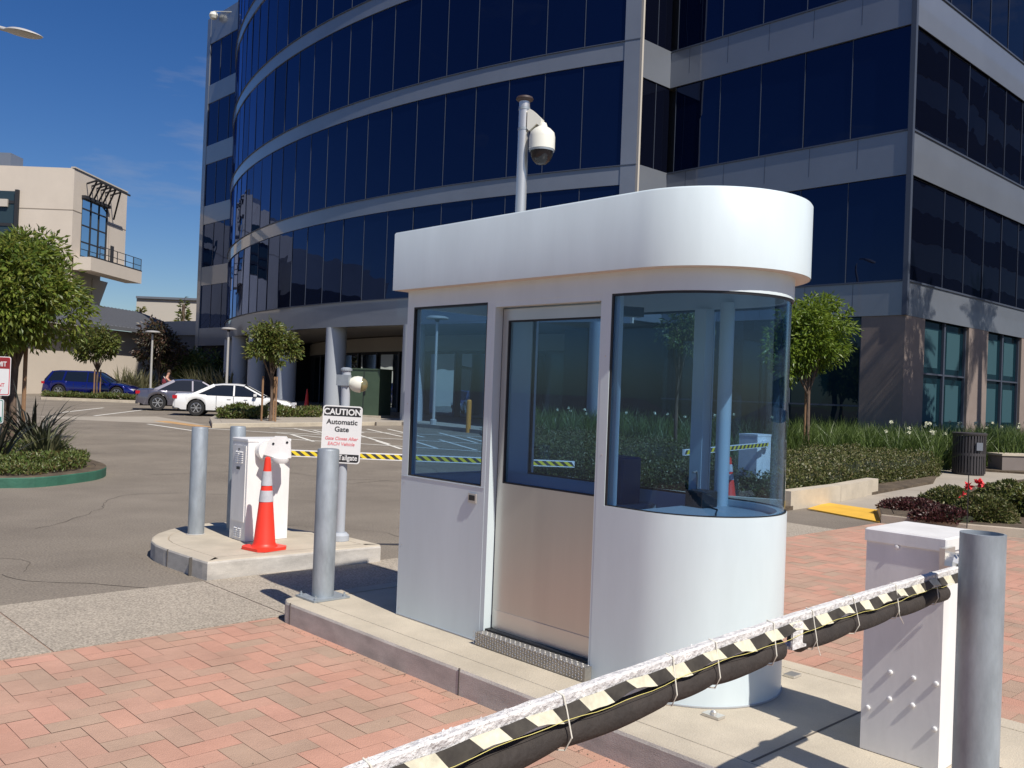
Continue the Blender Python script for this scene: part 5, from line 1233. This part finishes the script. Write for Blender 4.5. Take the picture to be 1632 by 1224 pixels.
# ================================================================== CARS
def car(label,pos,heading,L_,Wd,Ht,kind,paint,wheelr=.32,grp='parked cars'):
    # local frame: x forward, origin mid-length on ground
    pos=Vector(pos); f_=Vector((math.cos(heading),math.sin(heading),0)); s_=Vector((-f_.y,f_.x,0)); C_=thing('parked_car',label,'car',pos,grp)
    T=lambda x,y,z: pos+f_*x+s_*y+Z*z
    h=L_/2; xr,xf=-h+L_*.19,h-L_*.185; wr_=wheelr
    if kind=='suv':   top=[(-h,.62),(-h+.04,.95),(-h+.10,1.05),(-h*.5,1.06),(0,1.05),(h*.36,1.03),(h*.62,.98),(h*.85,.84),(h-.03,.66),(h,.5)]
    else:             top=[(-h,.55),(-h+.03,.86),(-h+.10,.93),(-h*.72,.96),(-h*.5,.95),(0,.93),(h*.32,.93),(h*.6,.86),(h*.85,.74),(h-.04,.58),(h,.45)]
    def ztop(x):
        for i in range(len(top)-1):
            if top[i][0]<=x<=top[i+1][0]: u=(x-top[i][0])/(top[i+1][0]-top[i][0]); return top[i][1]*(1-u)+top[i+1][1]*u
        return top[-1][1]
    sc_=Ht/(1.68 if kind=='suv' else 1.42)
    ra=wr_*1.17
    def zbot(x):
        b0=.24 if abs(x)<h*.9 else .30
        for xw in (xr,xf):
            if abs(x-xw)<ra: b0=max(b0,wr_+math.sqrt(ra*ra-(x-xw)**2)-.0)
        return b0
    xs=sorted(set([-h,-h+.03,-h+.10,h-.04,h]+[-h+L_*i/44 for i in range(45)]+[xr+ra*math.cos(a) for a in [i*math.pi/10 for i in range(11)]]+[xf+ra*math.cos(a) for a in [i*math.pi/10 for i in range(11)]]))
    b_=MB(); rows=[]
    for x in xs:
        zt_=ztop(x)*sc_; zb_=min(zbot(x),zt_-.03); e=abs(x)/h; wv=Wd/2*(1-.10*max(0,(e-.72)/.28)**2)
        if e>.985: wv*=.93
        zm=zb_+(zt_-zb_)*.5
        half=[(wv*.97,zb_),(wv*1.0,zb_+(zt_-zb_)*.35),(wv*.985,zb_+(zt_-zb_)*.72),(wv*.93,zb_+(zt_-zb_)*.93),(wv*.80,zt_+.005),(wv*.4,zt_+.025),(0,zt_+.03)]
        row=[T(x,y,z) for y,z in half]+[T(x,-y,z) for y,z in half[-2::-1]]
        rows.append(row)
    k=len(rows[0]); vs=[v for r_ in rows for v in r_]
    fs=[(i*k+j_,i*k+j_+1,(i+1)*k+j_+1,(i+1)*k+j_) for i in range(len(rows)-1) for j_ in range(k-1)]+[tuple(range(k)),tuple(range(len(rows)*k-1,(len(rows)-1)*k-1,-1))]
    b_.add(vs,fs); b_.build('body',paint,C_,smooth=True)
    # underside / wheel wells
    MB().obox(T(0,0,.42*sc_),f_,s_,Z,h*.93,Wd*.36,.2).build('underbody',m_black,C_)
    # greenhouse
    zr=Ht
    if kind=='suv': cab=[(-h+.14,1.02),(-h+.42,zr-.08),(-h+.75,zr-.01),(-h*.1,zr),(h*.12,zr-.03),(h*.52,.98*sc_)]
    else: cab=[(-h*.72,.94*sc_),(-h*.40,zr-.06),(-h*.22,zr-.005),(h*.02,zr),(h*.14,zr-.03),(h*.50,.90*sc_)]
    zb0=.9*sc_
    def ctop(x):
        for i in range(len(cab)-1):
            if cab[i][0]<=x<=cab[i+1][0]: u=(x-cab[i][0])/(cab[i+1][0]-cab[i][0]); return cab[i][1]*(1-u)+cab[i+1][1]*u
        return cab[-1][1]
    xs2=sorted(set([c_[0] for c_ in cab]+[cab[0][0]+(cab[-1][0]-cab[0][0])*i/24 for i in range(25)]))
    g_=MB(); rows=[]
    def cw(z): return Wd/2*(.93-.23*max(0,(z-zb0))/(zr-zb0))
    for x in xs2:
        z=max(ctop(x),zb0+.01); row=[(cw(zb0),zb0),(cw((zb0+z)/2),(zb0+z)/2),(cw(z-.04),z-.03),(cw(z)*.88,z),(0,z+.025)]
        rows.append([T(x,y,zz) for y,zz in row]+[T(x,-y,zz) for y,zz in row[-2::-1]])
    k=9; g_.add([v for r_ in rows for v in r_],[(i*k+j_,i*k+j_+1,(i+1)*k+j_+1,(i+1)*k+j_) for i in range(len(rows)-1) for j_ in range(k-1)]+[tuple(range(k)),tuple(range(len(rows)*k-1,(len(rows)-1)*k-1,-1))])
    g_.build('cabin_glass',m_cglass,C_,smooth=True)
    # roof skin and pillars over the glass
    r_=MB(); rx0=cab[1][0]+.02; rx1=cab[4][0]+.0
    rws=[]; n_=12
    for i in range(n_+1):
        x=rx0+(rx1-rx0)*i/n_; z=ctop(x)+.008; y_=cw(z-.04)+.012; rws.append([T(x,y_,z-.075),T(x,y_*.985,z-.03),T(x,y_*.87,z+.004),T(x,0,z+.03),T(x,-y_*.87,z+.004),T(x,-y_*.985,z-.03),T(x,-y_,z-.075)])
    r_.add([v for q in rws for v in q],[(i*7+j_,i*7+j_+1,(i+1)*7+j_+1,(i+1)*7+j_) for i in range(n_) for j_ in range(6)])
    ro=r_.build('roof',paint,C_,smooth=True)
    def pil(x0,z0,x1,z1,w):
        for sg_ in (-1,1): MB().beam(T(x0,sg_*(cw(z0)+.004),z0),T(x1,sg_*(cw(z1)+.004),z1),.03,w,upv=tuple(f_)).build('pillar',paint,C_)
    pil(cab[0][0]+.08,zb0,cab[1][0]+.12,zr-.06,.12); pil(cab[-1][0]-.06,zb0+.0,cab[4][0]+.02,zr-.07,.055)
    pil(-.05,zb0,-.06,zr-.05,.06)
    if kind=='suv': pil(-h*.55,zb0,-h*.5,zr-.05,.10)
    for xw in (xr,xf):
        for sg_ in (-1,1):
            c_=T(xw,sg_*(Wd/2-.11),wr_); w_o=MB().lathe(c_,[(wr_*.66,-.10),(wr_*.94,-.10),(wr_,-.07),(wr_,.07),(wr_*.94,.10),(wr_*.66,.10)],28,axis=s_*sg_).build('wheel',m_tyre,C_,smooth=True)
            rm=MB(); ax_w=s_*sg_
            rm.lathe(c_,[(wr_*.66,.098),(wr_*.60,.102),(wr_*.58,.07)],28,axis=ax_w,cap=False)
            for q in range(6):
                a=q*math.pi/3; dd_=f_*math.cos(a)+Z*math.sin(a); rm.beam(c_+ax_w*.085,c_+ax_w*.085+dd_*wr_*.6,.03,.055,upv=tuple(ax_w))
            rm.lathe(c_,[(wr_*.17,.07),(wr_*.15,.10)],12,axis=ax_w); rm.build('rim',m_rim,w_o)
    for sg_ in (-1,1):
        zl=.80*sc_ if kind!='suv' else .90*sc_
        MB().obox(T(-h+.075,sg_*Wd*.37,zl),f_,s_,Z,.085,.17,.065).build('tail_light',m_tail,C_)
        MB().obox(T(h-.13,sg_*Wd*.37,.62*sc_),f_,s_,Z,.10,.15,.06).build('headlight',m_head,C_)
        MB().obox(T(h*.33,sg_*(Wd/2+.05),.98*sc_),f_,s_,Z,.06,.08,.05).build('mirror',paint,C_)
        for xx in (-h*.30,.0-.05,h*.30): MB().obox(T(xx,sg_*(Wd/2*1.001),.62*sc_),f_,s_,Z,.006,.004,.27).build('door_seam',m_black,C_)
        for xx in (-.22,h*.22-.1): MB().obox(T(xx,sg_*(Wd/2+.004),.78*sc_),f_,s_,Z,.07,.012,.014).build('door_handle',paint,C_)
    MB().obox(T(-h+.02,0,.5*sc_),f_,s_,Z,.03,.17,.07).build('number_plate',m_sign,C_)
    for xx in (-h+.03,h-.04): MB().obox(T(xx,0,.34*sc_),f_,s_,Z,.04,Wd*.42,.05).build('bumper_insert',m_black,C_)
    return C_
hd=math.atan2(rt.y,rt.x)
car('white sedan parked behind the kerbed ground cover',at(379,36.2),hd+math.radians(11),4.62,1.70,1.27,'sedan',m_cwhite,.31)
car('grey sedan parked beyond the white sedan, its tail showing',at(309,39.8),hd+math.radians(20),4.6,1.84,1.34,'sedan',m_silver,.33)
car('deep blue hatchback seen side on behind the small round tree',at(150,51.0),hd+math.radians(3),5.0,1.85,1.50,'suv',m_blue,.35)
# ================================================================== PERSON
pp_=at(262,45.5); PE=thing('person','person in a maroon top bending behind the grey sedan holding a long pale bar','person',pp_)
e=Vector((rt.x,rt.y,0)).normalized(); f3=Vector((fw.x,fw.y,0)).normalized()
def body(nm,verts,edges,rad,m,sub=1):
    me=bpy.data.meshes.new(nm); me.from_pydata([tuple(v) for v in verts],edges,[]); o=bpy.data.objects.new(nm,me); COL.objects.link(o); me.materials.append(m)
    md=o.modifiers.new('s','SKIN'); 
    for i,r_ in enumerate(rad): me.skin_vertices[0].data[i].radius=(r_,r_)
    me.skin_vertices[0].data[0].use_root=True
    md.use_smooth_shade=True
    if sub: o.modifiers.new('u','SUBSURF').levels=1; o.modifiers['u'].render_levels=1
    return o
B_=lambda x,y,z: pp_+e*x+f3*y+Z*z
V=[B_(0,0,.95),B_(.06,0,1.15),B_(.13,0,1.38),B_(.16,0,1.47),B_(.20,0,1.58),B_(.22,0,1.68),
   B_(-.02,-.1,.9),B_(.03,-.12,.5),B_(-.02,-.12,.08),B_(.08,-.12,.04),
   B_(-.02,.1,.9),B_(.0,.12,.5),B_(-.06,.12,.08),B_(.06,.12,.04),
   B_(.13,-.18,1.36),B_(.32,-.22,1.20),B_(.52,-.20,1.22),B_(.60,-.2,1.23),
   B_(.10,.18,1.36),B_(-.02,.24,1.10),B_(.0,.2,.88),B_(.02,.2,.80)]
E_=[(0,1),(1,2),(2,3),(3,4),(4,5),(0,6),(6,7),(7,8),(8,9),(0,10),(10,11),(11,12),(12,13),(2,14),(14,15),(15,16),(16,17),(2,18),(18,19),(19,20),(20,21)]
Rr=[.14,.13,.14,.055,.09,.075,.09,.06,.045,.035,.09,.06,.045,.035,.06,.042,.03,.025,.06,.042,.03,.025]
for k_,(bx_,idx) in enumerate(((B_(.60,-.2,1.23),17),(B_(.02,.2,.80),21))):
    dirv=e if k_==0 else -Z; sdv=Z if k_==0 else e
    for j_ in range(5):
        o_=len(V); V+= [bx_+sdv*(.02*(j_-2))*.9+dirv*.03,bx_+sdv*(.02*(j_-2))*.9+dirv*(.065-.008*abs(j_-2))+f3*-.01,bx_+sdv*(.018*(j_-2))+dirv*(.085-.01*abs(j_-2))-f3*.03]; E_+=[(idx,o_),(o_,o_+1),(o_+1,o_+2)]; Rr+=[.010,.009,.007]
bo_=body('body',V,E_,Rr,m_skin); adopt(bo_,PE)
tp=body('top',[B_(.0,0,.96),B_(.06,0,1.15),B_(.13,0,1.40)],[(0,1),(1,2)],[.20,.20,.21],m_shirt); adopt(tp,PE)
pn=body('trousers',[B_(0,0,.94),B_(-.02,-.1,.88),B_(.03,-.12,.5),B_(-.02,-.12,.13),B_(-.02,.1,.88),B_(0,.12,.5),B_(-.06,.12,.13)],[(0,1),(1,2),(2,3),(0,4),(4,5),(5,6)],[.15,.105,.075,.06,.105,.075,.06],m_pants); adopt(pn,PE)
MB().lathe(B_(.205,.01,1.66),[(.03,-.07),(.095,-.03),(.10,.03),(.07,.09),(.02,.11)],14).build('hair',m_hair,PE,smooth=True)
fc_=MB(); fc_.lathe(B_(.31,-.0,1.62),[(.018,-.02),(.012,.02)],6); 
for sg_ in (-1,1): fc_.lathe(B_(.29,.03*sg_,1.66),[(.010,-.008),(.010,.008)],6)
fc_.build('face_features',m_hair,PE)
MB().beam(B_(.02,-.19,1.42),B_(.22,-.17,1.16),.03,.02).build('strap',m_sign,PE)
tag(MB().beam(B_(.45,-.28,1.20),B_(1.75,-.05,1.24),.03,.05).build('pale_bar',mat('pale_wood',(.62,.48,.25),.7)),'long pale bar held out over the grey sedan by the person','bar')
# ================================================================== PALMS (their shadows fall on the tower)
def palm(p,h,seed,label):
    random.seed(seed); p=Vector(p); T=thing('palm_tree',label,'tree',p); MB().tube([p,p+Vector((.1,.05,h*.5)),p+Vector((.0,.1,h))],[.26,.2,.17],12).build('trunk',m_bark,T,smooth=True)
    f_=MB(); top=p+Vector((0,.1,h))
    for i in range(26):
        a=U(0,6.28); el=U(-.5,1.2); d=Vector((math.cos(a)*math.cos(el),math.sin(a)*math.cos(el),math.sin(el))); l=U(1.6,2.2)
        sp_=[top+d*l*u+Vector((0,0,-.9*u*u)) for u in (0,.25,.5,.75,1)]; f_.tube(sp_,.02,4)
        s=d.cross(Z).normalized()
        for k in range(22):
            u=.15+.85*k/22; q=top+d*l*u+Vector((0,0,-.9*u*u))
            for sg_ in (-1,1): leaf(f_,q,s*sg_+d*.5-Z*.3,.05,.5*(1.1-u))
    f_.build('crown',m_leafC,T)
palm((24.9,4.3,0),11.6,5,'tall palm tree standing right of the view near the tower corner')
palm((29.6,4.0,0),12.4,6,'second palm tree farther right of the view')

tree('shade_tree','broad tree standing right of the view, its shadow on the stone pier',Vector((25.2,4.9,0)),5.5,7.9,1.7,1.9,m_leafC,420,26,.1,.2,.14,0,99,cl=.35)

# cracks and grit on the asphalt
random.seed(123); ck=MB()
def crack(p,a,n,w=.006,st=.12):
    p=Vector(p); prev=None
    for i in range(n):
        a+=U(-.5,.5); q=p+Vector((math.cos(a),math.sin(a),0))*st*U(.6,1.3); z0=gz(p.x,p.y)+.0022; z1=gz(q.x,q.y)+.0022
        nn=Vector((-math.sin(a),math.cos(a),0))*w*U(.4,1.2)
        l,r_=(p+nn,p-nn) if prev is None else prev; l2,r2=q+nn,q-nn
        ck.add([(l.x,l.y,z0),(r_.x,r_.y,z0),(r2.x,r2.y,z1),(l2.x,l2.y,z1)],[(0,1,2,3)]); prev=(l2,r2); p=q
crack((5.2,7.6,0),.4,50); crack((2.9,10.2,0),.9,60,.005); crack((4.9,9.2,0),-.2,45,.005); crack((8,12.5,0),.2,60,.008); crack((2.2,8.0,0),1.6,40,.004); crack((6,15,0),-.5,60,.01)
struct(ck.build('asphalt_crack',mat('crack_fill',(.09,.075,.06),.95)))
gr=MB()
for i in range(700):
    t_=R()
    if i%3==0: x,y=3.2+U(-.28,.02)*R(),7.0+U(0,1.4)
    elif i%3==1: x,y=3.095-abs(random.gauss(0,.03)),U(1.2,5.5)
    else: x,y=U(-1,5),U(2,10)
    if 3.08<x<4.72 and y<5.6: continue
    if x>3.2 and 6.8<y<8.9: continue
    s_=U(.002,.006) if i%3==2 else U(.0015,.006); gr.add([(x-s_,y,.0095),(x,y-s_*.6,.0095),(x+s_,y+s_*.3,.0095),(x,y+s_,.0095),(x,y,.0095+s_*.6)],[(0,1,4),(1,2,4),(2,3,4),(3,0,4)])
stuff(gr.build('grit',mat('grit',(.16,.13,.10),.95)),'small grit and leaf crumbs lying along the kerbs and paving','grit')

for x_,y_,w_s in ((10,3,1.6),(16,6,1.1),(24,3,2.2)):
    q=c0+u1*x_-nL*y_+Z*(ztop); MB().obox(q+Z*.5,u1,nL,Z,w_s,.9,.5).build('roof_vent',m_panel,CB)
for x in (LR*.33,LR*.66): slabR(x-.02,x+.02,zbal+1,ztop-.05,.003,.012,'panel_joint',m_tan) if x>LR*.6 else None
for x in (8,16,24): slabL(x-.02,x+.02,zbal,ztop-.05,.003,.012,'panel_joint',m_tan)
MB().prism([(p.x,p.y) for p in (c0-u2*.0+nR*.08+nL*.08,c0+u2*LR+nR*.08,c0+u2*LR-nR*.3,c0-nR*.3)],ztop,ztop+.12).build('parapet_cap',m_cream2,CB)
